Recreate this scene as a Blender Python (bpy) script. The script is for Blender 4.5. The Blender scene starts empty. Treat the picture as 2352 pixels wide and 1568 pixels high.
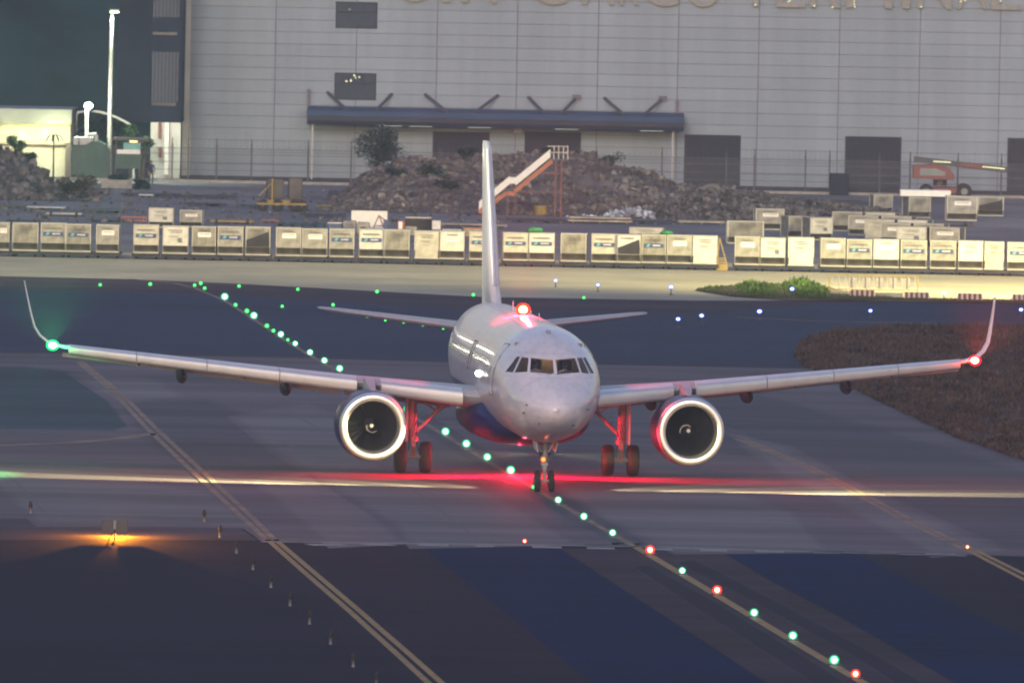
import bpy, bmesh, math, random
from mathutils import Vector, Matrix
from mathutils.bvhtree import BVHTree
random.seed(7)
R = math.radians
sc = bpy.context.scene
COL = sc.collection

# ------------------------------------------------------------------ camera
F = 27600.0           # focal length in photo units (photo width = 2352 units)
CAMH = 21.0
PITCH = math.atan((784 + 235) / F)
ROLL = 0.0195
cd = bpy.data.cameras.new('camera'); cam = bpy.data.objects.new('camera', cd); COL.objects.link(cam)
CM = Matrix.Rotation(math.pi / 2 - PITCH, 3, 'X') @ Matrix.Rotation(ROLL, 3, 'Z')
cam.matrix_world = Matrix.Translation((0, 0, CAMH)) @ CM.to_4x4()
cd.sensor_width = 36; cd.lens = F / 2352 * 36
cd.clip_start = 1; cd.clip_end = 8000
cd.dof.use_dof = True; cd.dof.focus_distance = 432; cd.dof.aperture_fstop = 4.5
sc.camera = cam

def ray(u, v):
    return CM @ Vector(((u - 1176) / F, -(v - 784) / F, -1))
def G(u, v, z=0.0):                     # photo point on the ground
    d = ray(u, v); t = (z - CAMH) / d.z
    return Vector((d.x * t, d.y * t, z))
def W(u, v, Y):                         # photo point at distance Y
    d = ray(u, v); t = Y / d.y
    return Vector((d.x * t, Y, CAMH + d.z * t))
def rect(u0, v0, u1, v1, Y):
    um, vm = (u0 + u1) / 2, (v0 + v1) / 2
    return W(u0, vm, Y).x, W(u1, vm, Y).x, W(um, v1, Y).z, W(um, v0, Y).z

# ------------------------------------------------------------------ materials
def newmat(name):
    m = bpy.data.materials.new(name); m.use_nodes = True
    nt = m.node_tree; nt.nodes.clear()
    out = nt.nodes.new('ShaderNodeOutputMaterial')
    return m, nt, out
def N(nt, t, **kw):
    n = nt.nodes.new(t)
    for k, v in kw.items():
        if k in n.inputs: n.inputs[k].default_value = v
        else: setattr(n, k, v)
    return n
def c4(c): return (c[0], c[1], c[2], 1)
def pbr(name, col, rough=.6, metal=0., var=.15, scale=3., spec=.5, bump=0., col2=None, island=0., stretch=None, bscale=None, fine=0., fscale=20.):
    m, nt, out = newmat(name); m['mean'] = tuple(col)
    b = N(nt, 'ShaderNodeBsdfPrincipled'); L = nt.links.new
    b.inputs['Roughness'].default_value = rough; b.inputs['Metallic'].default_value = metal
    b.inputs['Specular IOR Level'].default_value = spec
    L(b.outputs[0], out.inputs[0])
    tc = N(nt, 'ShaderNodeTexCoord'); mp = N(nt, 'ShaderNodeMapping')
    if stretch: mp.inputs['Scale'].default_value = stretch
    L(tc.outputs['Object'], mp.inputs[0])
    no = N(nt, 'ShaderNodeTexNoise', Scale=scale, Detail=6.0, Roughness=.6); L(mp.outputs[0], no.inputs['Vector'])
    c2 = col2 or tuple(min(1, x * (1 + var * 1.6)) for x in col)
    c1 = col if col2 else tuple(x * (1 - var * 1.6) for x in col)
    rp = N(nt, 'ShaderNodeValToRGB'); rp.color_ramp.elements[0].position = .3; rp.color_ramp.elements[1].position = .7
    rp.color_ramp.elements[0].color = c4(c1); rp.color_ramp.elements[1].color = c4(c2)
    L(no.outputs[0], rp.inputs[0]); last = rp.outputs[0]
    if island:
        g = N(nt, 'ShaderNodeNewGeometry'); mr = N(nt, 'ShaderNodeMapRange'); mr.inputs[3].default_value = 1 - island; mr.inputs[4].default_value = 1 + island
        L(g.outputs['Random Per Island'], mr.inputs[0])
        mx = N(nt, 'ShaderNodeMix', data_type='RGBA', blend_type='MULTIPLY'); mx.inputs[0].default_value = 1
        L(last, mx.inputs[6]); L(mr.outputs[0], mx.inputs[7]); last = mx.outputs[2]
    if fine:
        n3 = N(nt, 'ShaderNodeTexNoise', Scale=fscale, Detail=3.0); L(mp.outputs[0], n3.inputs['Vector'])
        mr = N(nt, 'ShaderNodeMapRange'); mr.inputs[1].default_value = .3; mr.inputs[2].default_value = .7; mr.inputs[3].default_value = 1 - fine; mr.inputs[4].default_value = 1 + fine
        L(n3.outputs[0], mr.inputs[0])
        mx = N(nt, 'ShaderNodeMix', data_type='RGBA', blend_type='MULTIPLY'); mx.inputs[0].default_value = 1
        L(last, mx.inputs[6]); L(mr.outputs[0], mx.inputs[7]); last = mx.outputs[2]
    L(last, b.inputs['Base Color'])
    if bump:
        n2 = N(nt, 'ShaderNodeTexNoise', Scale=bscale or scale * 4, Detail=4.0); L(mp.outputs[0], n2.inputs['Vector'])
        bp = N(nt, 'ShaderNodeBump', Strength=bump, Distance=.05); L(n2.outputs[0], bp.inputs['Height']); L(bp.outputs[0], b.inputs['Normal'])
    return m
def emit(name, col, s):
    m, nt, out = newmat(name)
    e = N(nt, 'ShaderNodeEmission'); e.inputs[0].default_value = c4(col); e.inputs[1].default_value = s
    nt.links.new(e.outputs[0], out.inputs[0]); return m

# ------------------------------------------------------------------ mesh builder
class MB:
    def __init__(s): s.v = []; s.f = []
    def add(s, vs, fs, M=None):
        b = len(s.v)
        s.v += [tuple(M @ Vector(p)) if M else tuple(p) for p in vs]
        s.f += [tuple(b + i for i in f) for f in fs]; return s
    def box(s, x0, x1, y0, y1, z0, z1, M=None):
        return s.add([(x0, y0, z0), (x1, y0, z0), (x1, y1, z0), (x0, y1, z0), (x0, y0, z1), (x1, y0, z1), (x1, y1, z1), (x0, y1, z1)],
                     [(0, 3, 2, 1), (4, 5, 6, 7), (0, 1, 5, 4), (1, 2, 6, 5), (2, 3, 7, 6), (3, 0, 4, 7)], M)
    def bbox(s, x0, x1, y0, y1, z0, z1, b=.02, M=None):      # box with chamfered edges
        bm = bmesh.new(); bmesh.ops.create_cube(bm, size=1)
        for v in bm.verts: v.co = Vector(((x0 + x1) / 2 + v.co.x * (x1 - x0), (y0 + y1) / 2 + v.co.y * (y1 - y0), (z0 + z1) / 2 + v.co.z * (z1 - z0)))
        bmesh.ops.bevel(bm, geom=bm.edges[:], offset=b, segments=1, affect='EDGES')
        bm.verts.index_update()
        s.add([v.co[:] for v in bm.verts], [[v.index for v in f.verts] for f in bm.faces], M); bm.free(); return s
    def tube(s, p0, p1, r0, r1=None, n=8, caps=True):
        r1 = r0 if r1 is None else r1
        p0, p1 = Vector(p0), Vector(p1); d = (p1 - p0).normalized()
        a = d.orthogonal().normalized(); b = d.cross(a)
        vs = []
        for p, r in ((p0, r0), (p1, r1)):
            for k in range(n):
                t = 2 * math.pi * k / n; vs.append(p + (a * math.cos(t) + b * math.sin(t)) * r)
        fs = [(k, (k + 1) % n, n + (k + 1) % n, n + k) for k in range(n)]
        if caps: fs += [tuple(range(n - 1, -1, -1)), tuple(range(n, 2 * n))]
        return s.add(vs, fs)
    def bar(s, p0, p1, w, h):                                # rectangular bar
        p0, p1 = Vector(p0), Vector(p1); d = (p1 - p0).normalized()
        up = Vector((0, 0, 1)) if abs(d.z) < .95 else Vector((0, 1, 0))
        a = d.cross(up).normalized() * w / 2; b = a.cross(d).normalized() * h / 2
        vs = [p + i * a + j * b for p in (p0, p1) for i, j in ((-1, -1), (1, -1), (1, 1), (-1, 1))]
        return s.add(vs, [(0, 1, 5, 4), (1, 2, 6, 5), (2, 3, 7, 6), (3, 0, 4, 7), (3, 2, 1, 0), (4, 5, 6, 7)])
    def lathe(s, prof, c=(0, 0, 0), axis='y', n=32, closed=False):   # prof: (axial, radius)
        vs = []; c = Vector(c)
        for a, r in prof:
            for k in range(n):
                t = 2 * math.pi * k / n; p, q = r * math.cos(t), r * math.sin(t)
                vs.append(c + (Vector((p, a, q)) if axis == 'y' else Vector((a, p, q)) if axis == 'x' else Vector((p, q, a))))
        m = len(prof); fs = []
        for i in range(m if closed else m - 1):
            j = (i + 1) % m
            for k in range(n):
                l = (k + 1) % n; fs.append((i * n + k, i * n + l, j * n + l, j * n + k))
        return s.add(vs, fs)
    def ball(s, c, r, n=10, M=None):
        rx, ry, rz = (r, r, r) if not hasattr(r, '__len__') else r
        vs, fs = [], []; m = max(4, n // 2 + 1)
        for i in range(m + 1):
            a = math.pi * i / m
            for k in range(n):
                t = 2 * math.pi * k / n
                vs.append((c[0] + rx * math.sin(a) * math.cos(t), c[1] + ry * math.sin(a) * math.sin(t), c[2] + rz * math.cos(a)))
        for i in range(m):
            for k in range(n):
                l = (k + 1) % n; fs.append((i * n + k, (i + 1) * n + k, (i + 1) * n + l, i * n + l))
        return s.add(vs, fs, M)
    def prism(s, pts, y0, y1, M=None):                       # outline in x,z extruded along y
        n = len(pts); vs = [(x, y0, z) for x, z in pts] + [(x, y1, z) for x, z in pts]
        fs = [(i, (i + 1) % n, n + (i + 1) % n, n + i) for i in range(n)] + [tuple(range(n - 1, -1, -1)), tuple(range(n, 2 * n))]
        return s.add(vs, fs, M)
    def xprism(s, pts, x0, x1, M=None):                      # outline in y,z extruded along x
        n = len(pts); vs = [(x0, y, z) for y, z in pts] + [(x1, y, z) for y, z in pts]
        fs = [(i, (i + 1) % n, n + (i + 1) % n, n + i) for i in range(n)] + [tuple(range(n - 1, -1, -1)), tuple(range(n, 2 * n))]
        return s.add(vs, fs, M)
    def loft(s, rings, caps=True):
        n = len(rings[0]); vs = [p for r in rings for p in r]; fs = []
        for i in range(len(rings) - 1):
            for k in range(n):
                l = (k + 1) % n; fs.append((i * n + k, i * n + l, (i + 1) * n + l, (i + 1) * n + k))
        if caps: fs += [tuple(range(n - 1, -1, -1)), tuple(range((len(rings) - 1) * n, len(rings) * n))]
        return s.add(vs, fs)
    def rock(s, c, r, sq=.7):
        bm = ICO; M = Matrix.Rotation(random.random() * 6.28, 4, Vector((random.random(), random.random(), random.random() + .1)).normalized())
        sx, sy, sz = r * random.uniform(.6, 1.3), r * random.uniform(.6, 1.3), r * random.uniform(.35, 1) * sq * 1.4
        vs = [Vector(c) + (M @ Vector((p[0] * sx * random.uniform(.75, 1.25), p[1] * sy * random.uniform(.75, 1.25), p[2] * sz * random.uniform(.75, 1.25)))) for p in bm[0]]
        return s.add(vs, bm[1])
    def build(s, name, mat, parent=None, smooth=None, fix=True):
        me = bpy.data.meshes.new(name); me.from_pydata([tuple(p) for p in s.v], [], s.f)
        if fix:
            bm = bmesh.new(); bm.from_mesh(me); bmesh.ops.recalc_face_normals(bm, faces=bm.faces[:]); bm.to_mesh(me); bm.free()
        if smooth is not None:
            for p in me.polygons: p.use_smooth = True
            if smooth < 179: me.set_sharp_from_angle(angle=R(smooth))
        me.materials.append(mat)
        o = bpy.data.objects.new(name, me); COL.objects.link(o)
        if parent: o.parent = parent
        return o
_b = bmesh.new(); bmesh.ops.create_icosphere(_b, subdivisions=1, radius=1); _b.verts.index_update()
ICO = ([v.co[:] for v in _b.verts], [tuple(v.index for v in f.verts) for f in _b.faces]); _b.free()

def tag(o, label=None, cat=None, group=None, kind=None):
    for k, v in (('label', label), ('category', cat), ('group', group), ('kind', kind)):
        if v: o[k] = v
    return o
def empty(name, loc=(0, 0, 0), rz=0, label=None, cat=None, group=None):
    o = bpy.data.objects.new(name, None); COL.objects.link(o); o.location = loc; o.rotation_euler = (0, 0, rz)
    o.empty_display_size = .2
    return tag(o, label, cat, group)
def dup(root, loc, rz=None, label=None, group=None, scale=None):
    r = root.copy(); COL.objects.link(r); r.location = loc
    if rz is not None: r.rotation_euler = (0, 0, rz)
    if scale: r.scale = scale
    if label: r['label'] = label
    if group: r['group'] = group
    for ch in list(root.children):
        c = ch.copy(); COL.objects.link(c); c.parent = r
        for g in list(ch.children):
            d = g.copy(); COL.objects.link(d); d.parent = c
    return r
ORD = ['first', 'second', 'third', 'fourth', 'fifth', 'sixth', 'seventh', 'eighth', 'ninth', 'tenth', 'eleventh', 'twelfth', 'thirteenth', 'fourteenth', 'fifteenth', 'sixteenth', 'seventeenth', 'eighteenth', 'nineteenth', 'twentieth']
def ordn(i):
    if i < 20: return ORD[i]
    t = ['twenty', 'thirty'][(i + 1) // 10 - 2]; r = (i + 1) % 10
    return (t[:-1] + 'ieth') if r == 0 else t + '-' + ORD[r - 1]
def lamp(name, typ, loc, col, power, parent=None, size=.1, target=None, cone=60, blend=.5):
    ld = bpy.data.lights.new(name, typ); ld.color = col; ld.energy = power
    if typ in ('POINT', 'SPOT'): ld.shadow_soft_size = size
    if typ == 'SPOT': ld.spot_size = R(cone); ld.spot_blend = blend
    o = bpy.data.objects.new(name, ld); COL.objects.link(o)
    o.location = loc
    if parent: o.parent = parent
    if target is not None: o.rotation_euler = (Vector(target) - Vector(loc)).to_track_quat('-Z', 'Y').to_euler()
    return o

# ------------------------------------------------------------------ palette
M = {}
M['asphalt'] = pbr('asphalt', (.021, .016, .034), .85, var=.2, scale=.16, stretch=(.22, 1, 1), spec=.05, fine=.10, fscale=1.3)
M['asphalt_dark'] = pbr('asphalt_dark', (.002, .012, .060), .9, var=.14, scale=.16, stretch=(.22, 1, 1), spec=.0, fine=.08, fscale=1.1)
M['asphalt_worn'] = pbr('asphalt_worn', (.056, .040, .056), .85, var=.2, scale=.16, stretch=(.22, 1, 1), spec=.1, fine=.1, fscale=1.2)
M['asphalt_blue'] = pbr('asphalt_blue', (.036, .045, .086), .85, var=.16, scale=.05, spec=.1, fine=.08, fscale=.9)
M['asphalt_teal'] = pbr('asphalt_teal', (.026, .052, .068), .85, var=.16, scale=.1, stretch=(.25, 1, 1), spec=.1)
M['taxi_concrete'] = pbr('taxi_concrete', (.120, .096, .114), .8, var=.26, scale=.15, stretch=(.2, 1, 1), spec=.25, fine=.10, fscale=.8)
M['taxi_light'] = pbr('taxi_light', (.155, .136, .146), .8, var=.2, scale=.16, stretch=(.2, 1, 1), spec=.25, fine=.08)
M['taxi_rubber'] = pbr('taxi_rubber', (.078, .068, .086), .8, var=.2, scale=.16, stretch=(.2, 1, 1), spec=.25, fine=.08)
M['apron'] = pbr('apron_lit_concrete', (.40, .365, .27), .8, var=.14, scale=.10, spec=.2, fine=.07, fscale=.7)  # floodlight put into the colour: paler and warmer than the yard
M['apron_mid'] = pbr('apron_worn', (.17, .165, .16), .8, var=.14, scale=.10, spec=.2, fine=.07, fscale=.7)
M['yard'] = pbr('yard_dim_concrete', (.20, .18, .19), .85, var=.2, scale=.09, spec=.2, fine=.12, fscale=.8)  # same concrete as the apron, darkened where less light reaches
M['earth'] = pbr('earth', (.10, .085, .075), .95, var=.3, scale=.3, spec=.1, bump=.4)
M['paint_yellow'] = pbr('road_yellow', (.30, .175, .040), .7, var=.2, scale=1.2)
M['paint_brown'] = pbr('worn_yellow', (.23, .145, .095), .75, var=.35, scale=.5)
M['paint_white'] = pbr('road_white', (.25, .24, .23), .7, var=.2, scale=1.5)
M['joint'] = pbr('joint_seal', (.105, .098, .115), .8, var=.2)
M['dry_grass'] = pbr('dry_grass', (.085, .060, .052), .95, var=.4, scale=.35, spec=.05, bump=.8, bscale=2, island=.35)
M['grass'] = pbr('green_grass', (.07, .12, .03), .9, var=.4, scale=1.5, spec=.1, island=.5)
M['leaf'] = pbr('leaf', (.045, .085, .035), .8, var=.3, scale=.8, spec=.2, island=.5)
M['leaf_dark'] = pbr('leaf_dark', (.022, .062, .052), .85, var=.3, scale=.8, spec=.15, island=.4)
M['leaf_brown'] = pbr('leaf_brown', (.085, .065, .05), .9, var=.3, scale=.8, spec=.1, island=.5)
M['bark'] = pbr('bark', (.10, .075, .05), .9, var=.3, scale=4)
M['rubble'] = pbr('rubble', (.125, .112, .108), .95, var=.35, scale=.35, spec=.1, island=.42)
M['rubble_grey'] = pbr('rubble_grey', (.11, .10, .10), .95, var=.3, scale=.6, spec=.1, island=.6)
M['pale_rubble'] = pbr('pale_concrete', (.21, .195, .175), .95, var=.2, scale=.8, spec=.1, island=.35)
M['plastic_scrap'] = pbr('plastic_scrap', (.42, .44, .50), .5, var=.3, scale=2, island=.5)
# aircraft
M['metal_slat'] = pbr('slat_metal', (.86, .85, .82),   .45, .75, var=.04, scale=1.5)
M['metal_lip'] = pbr('inlet_lip_metal', (.95, .93, .86), .42, 1., var=.02, scale=2)
M['wing_grey'] = pbr('wing_grey', (.36, .38, .42), .4, var=.06, scale=1)
M['white_paint'] = pbr('white_paint', (.74, .74, .76), .22, var=.03, scale=.8, fine=.03, fscale=5)
M['blue_paint'] = pbr('indigo_paint', (.014, .018, .10), .35, var=.05, scale=1)
M['door_paint'] = pbr('door_paint', (.66, .66, .70), .3, var=.03)
M['duct'] = pbr('duct_grey', (.10, .105, .12), .45, .3, var=.08)
M['blade'] = pbr('fan_blade', (.16, .17, .20), .35, .85, var=.05)
M['spinner'] = pbr('spinner', (.05, .05, .055), .35, .2, var=.03)
M['white_mark'] = pbr('white_mark', (.75, .75, .7), .5, var=.03)
M['tyre'] = pbr('tyre', (.022, .022, .024), .8, var=.2, scale=6)
M['gear_grey'] = pbr('gear_grey', (.38, .38, .40), .4, .2, var=.1, scale=6)
M['dark_metal'] = pbr('dark_metal', (.06, .06, .065), .5, .5, var=.2)
M['steel'] = pbr('galvanised', (.40, .41, .42), .45, .7, var=.15, scale=4)
M['seat_blue'] = pbr('seat_fabric', (.05, .06, .09), .9)
M['shirt'] = pbr('white_shirt', (.55, .55, .55), .8, var=.05)
M['skin'] = pbr('skin', (.36, .21, .14), .6, var=.08)
M['hair'] = pbr('hair', (.02, .015, .012), .7)
M['cockpit_wall'] = pbr('cockpit_lining', (.22, .19, .15), .7)
# yard
M['uld_shell'] = pbr('uld_aluminium', (.24, .235, .22), .5, .35, var=.25, scale=2.2, fine=.15, fscale=9)
M['uld_front_a'] = pbr('uld_curtain_cream', (.46, .44, .36), .6, var=.2, scale=1.7, bump=.5, bscale=2.5, fine=.12, fscale=9)
M['uld_front_b'] = pbr('uld_curtain_grey', (.30, .29, .25), .65, var=.25, scale=1.9, bump=.5, bscale=2.8, fine=.14, fscale=9)
M['uld_front_c'] = pbr('uld_curtain_white', (.58, .57, .50), .55, var=.14, scale=1.6, bump=.4, bscale=2.5, fine=.10, fscale=9)
M['uld_dirty_dim'] = pbr('uld_curtain_dirty_dim', (.24, .23, .19), .7, var=.4, scale=1.2, bump=.7, bscale=2.2, fine=.2, fscale=6)
M['uld_low_shaded'] = pbr('uld_lower_panel_shaded', (.085, .08, .07), .7, .0, var=.35, scale=2.5, fine=.2, fscale=11)  # dark tone paints the shade on the downward-sloping cut
M['uld_rail'] = pbr('uld_rail', (.45, .44, .39), .5, .3, var=.1)
M['sticker_blue'] = pbr('sticker_blue', (.03, .065, .17), .5, var=.1)
M['sticker_teal'] = pbr('sticker_teal', (.14, .40, .42), .5, var=.1)
M['sticker_white'] = pbr('sticker_white', (.80, .79, .76), .5, var=.04)
M['ink'] = pbr('faded_ink', (.16, .16, .17), .7, var=.3, scale=8)
M['red_paint'] = pbr('red_paint', (.17, .035, .035), .5, var=.15)
M['orange_paint'] = pbr('orange_paint', (.40, .12, .055), .5, var=.15)
M['yellow_paint'] = pbr('yellow_paint', (.30, .21, .055), .6, var=.15)
M['green_paint'] = pbr('green_paint', (.018, .07, .055), .5, var=.15, scale=1)
M['blue_box'] = pbr('blue_box', (.05, .08, .16), .5, var=.2)
M['tarp'] = pbr('dark_tarp', (.035, .06, .065), .6, var=.3, scale=1.5, bump=.6, bscale=2)
M['pallet'] = pbr('pallet_wood', (.36, .31, .24), .8, var=.3, scale=1.5, island=.3)
M['deck'] = pbr('dolly_deck', (.028, .028, .032), .7, .2, var=.3, scale=2)
M['cloth_green'] = pbr('green_cloth', (.04, .25, .09), .8, var=.3)
M['cream'] = pbr('cream_wall', (.58, .56, .45), .7, var=.1, scale=.6)
M['plaster'] = pbr('plaster', (.52, .52, .50), .8, var=.12, scale=.5)
M['concrete_block'] = pbr('concrete_block', (.32, .30, .27), .85, var=.15)
M['roof_grey'] = pbr('roof_grey', (.22, .23, .23), .6, var=.15, scale=.5)
M['slate_blue'] = pbr('canopy_blue', (.03, .065, .14), .8, var=.1, scale=.6)
M['fascia'] = pbr('canopy_fascia', (.035, .04, .06), .8, var=.12, scale=.6)
M['dark_panel'] = pbr('dark_door', (.009, .014, .034), .8, .0, var=.08, scale=.5)
M['louvre'] = pbr('louvre', (.020, .027, .050), .85, spec=.1, var=.12, scale=.4)
M['beam_dark'] = pbr('brace_steel', (.11, .10, .13), .55, .3, var=.15)
M['letter'] = pbr('sign_letter', (.23, .23, .22), .5, var=.12)
M['wire'] = pbr('fence_wire', (.10, .105, .12), .6, .4, var=.1)
M['post'] = pbr('fence_post', (.07, .07, .085), .6, .3, var=.1)
M['hill'] = pbr('hillside', (.025, .058, .062), .95, var=.4, scale=.08, spec=.05)
M['stripe_white'] = pbr('barrier_white', (.62, .58, .52), .6, var=.12)
M['dark_blue_cloth'] = pbr('dark_blue_clothing', (.025, .035, .075), .85)
M['lamp_warm'] = emit('lamp_warm', (1, .9, .6), 14)
M['lamp_white'] = emit('lamp_white', (.9, 1, .85), 40)
M['lamp_green_white'] = emit('lamp_greenwhite', (.55, 1, .35), 12)
M['strip'] = emit('strip_lamp', (.9, .95, .7), .5)
M['strip_yellow'] = emit('strip_yellow', (1, .95, .5), 1.2)
def shade_mat(nm, col, s_, op):
    m, nt, out = newmat(nm); t = N(nt, 'ShaderNodeBsdfTransparent'); e_ = N(nt, 'ShaderNodeEmission'); e_.inputs[0].default_value = c4(col); e_.inputs[1].default_value = s_
    mx = N(nt, 'ShaderNodeMixShader'); mx.inputs[0].default_value = op; nt.links.new(t.outputs[0], mx.inputs[1]); nt.links.new(e_.outputs[0], mx.inputs[2]); nt.links.new(mx.outputs[0], out.inputs[0]); return m
# ================================================================== AIRCRAFT
YAW = 0.0781
A = Matrix.Translation((1.632, 420.2, 0)) @ Matrix.Rotation(YAW, 4, 'Z')
# local frame: x to the photo's right, y from nose (0) to tail (37.6), z up
plane = empty('airliner', A.to_translation(), YAW,
    'white twin-engine jet airliner with indigo belly facing the camera on the taxiway', 'airliner')

def interp(tab, y):
    if y <= tab[0][0]: return tab[0][1:]
    for a, b in zip(tab, tab[1:]):
        if y <= b[0]:
            t = (y - a[0]) / (b[0] - a[0])
            return tuple(a[i] + (b[i] - a[i]) * t for i in range(1, len(a)))
    return tab[-1][1:]
# y, half width, top z, bottom z, widest z
FUS = [(0, .02, 3.12, 3.08, 3.1), (.06, .24, 3.30, 2.89, 3.1), (.2, .46, 3.46, 2.72, 3.12), (.45, .70, 3.64, 2.55, 3.15), (.8, .93, 3.84, 2.40, 3.2), (1.2, 1.13, 4.02, 2.27, 3.27),
       (1.6, 1.29, 4.19, 2.17, 3.34), (1.9, 1.39, 4.33, 2.11, 3.39), (2.2, 1.48, 4.58, 2.05, 3.44), (2.55, 1.57, 4.86, 1.99, 3.5), (3.0, 1.67, 5.12, 1.93, 3.56), (3.6, 1.78, 5.40, 1.86, 3.63),
       (4.3, 1.87, 5.62, 1.80, 3.7), (5.2, 1.94, 5.78, 1.76, 3.77), (6.2, 1.97, 5.86, 1.73, 3.8), (7.5, 1.975, 5.87, 1.73, 3.8), (24, 1.975, 5.87, 1.73, 3.8), (26, 1.95, 5.87, 1.84, 3.85),
       (28.5, 1.80, 5.86, 2.25, 4.05), (31, 1.50, 5.80, 2.85, 4.32), (33.5, 1.10, 5.66, 3.50, 4.58), (35.5, .72, 5.48, 4.02, 4.75), (37, .38, 5.28, 4.45, 4.87), (37.57, .18, 5.1, 4.62, 4.87)]
def fsec(y, n=56, k=0.):
    hw, zt, zb, zc = interp(FUS, y); hw -= k; zt -= k; zb += k
    r = []
    for i in range(n):
        t = 2 * math.pi * (i + .5) / n; c, s_ = math.cos(t), math.sin(t)
        r.append((hw * c, y, zc + (zt - zc if s_ > 0 else zc - zb) * s_))
    return r
def smoothed(ys, k=0.):                    # average neighbouring tables so that the nose reads as one curve
    out = []
    for y in ys:
        h = min(.28, y * .35, 37.57 - y) if y < 7 or y > 23 else 0
        a, b, c = fsec(max(y - h, 0), k=k), fsec(y, k=k), fsec(y + h, k=k)
        out.append([(.25 * p[0] + .5 * q[0] + .25 * r[0], y, .25 * p[2] + .5 * q[2] + .25 * r[2]) for p, q, r in zip(a, b, c)])
    return out
YS = [0, .03, .08, .15, .25, .38, .55, .75, 1., 1.25, 1.5, 1.75, 2., 2.25, 2.5, 2.75, 3., 3.3, 3.6, 4., 4.4, 4.9, 5.4, 6., 6.7, 7.5, 9, 11, 13, 15, 17, 19, 21, 23, 24, 25, 26, 27, 28.5, 30, 31.5, 33, 34.5, 36, 37, 37.57]
outer = MB().loft(smoothed(YS))
tmp_o = outer.build('tmp_outer', M['white_paint'], smooth=60)
FB = BVHTree.FromPolygons([v.co for v in tmp_o.data.vertices], [p.vertices for p in tmp_o.data.polygons])
bpy.data.objects.remove(tmp_o)
def onskin(x, z, off=0.):                  # from the front
    h = FB.ray_cast(Vector((x, -3, z)), Vector((0, 1, 0)))
    return h[0] + h[1].normalized() * off * (1 if h[1].y < 0 else -1)
def onside(sx, y, z, off=0.):
    h = FB.ray_cast(Vector((sx * 6, y, z)), Vector((-sx, 0, 0)))
    if h[0] is None: return Vector((sx * 1.5, y, z))
    n = h[1].normalized(); n = n if n.x * sx > 0 else -n
    return h[0] + n * off

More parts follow.
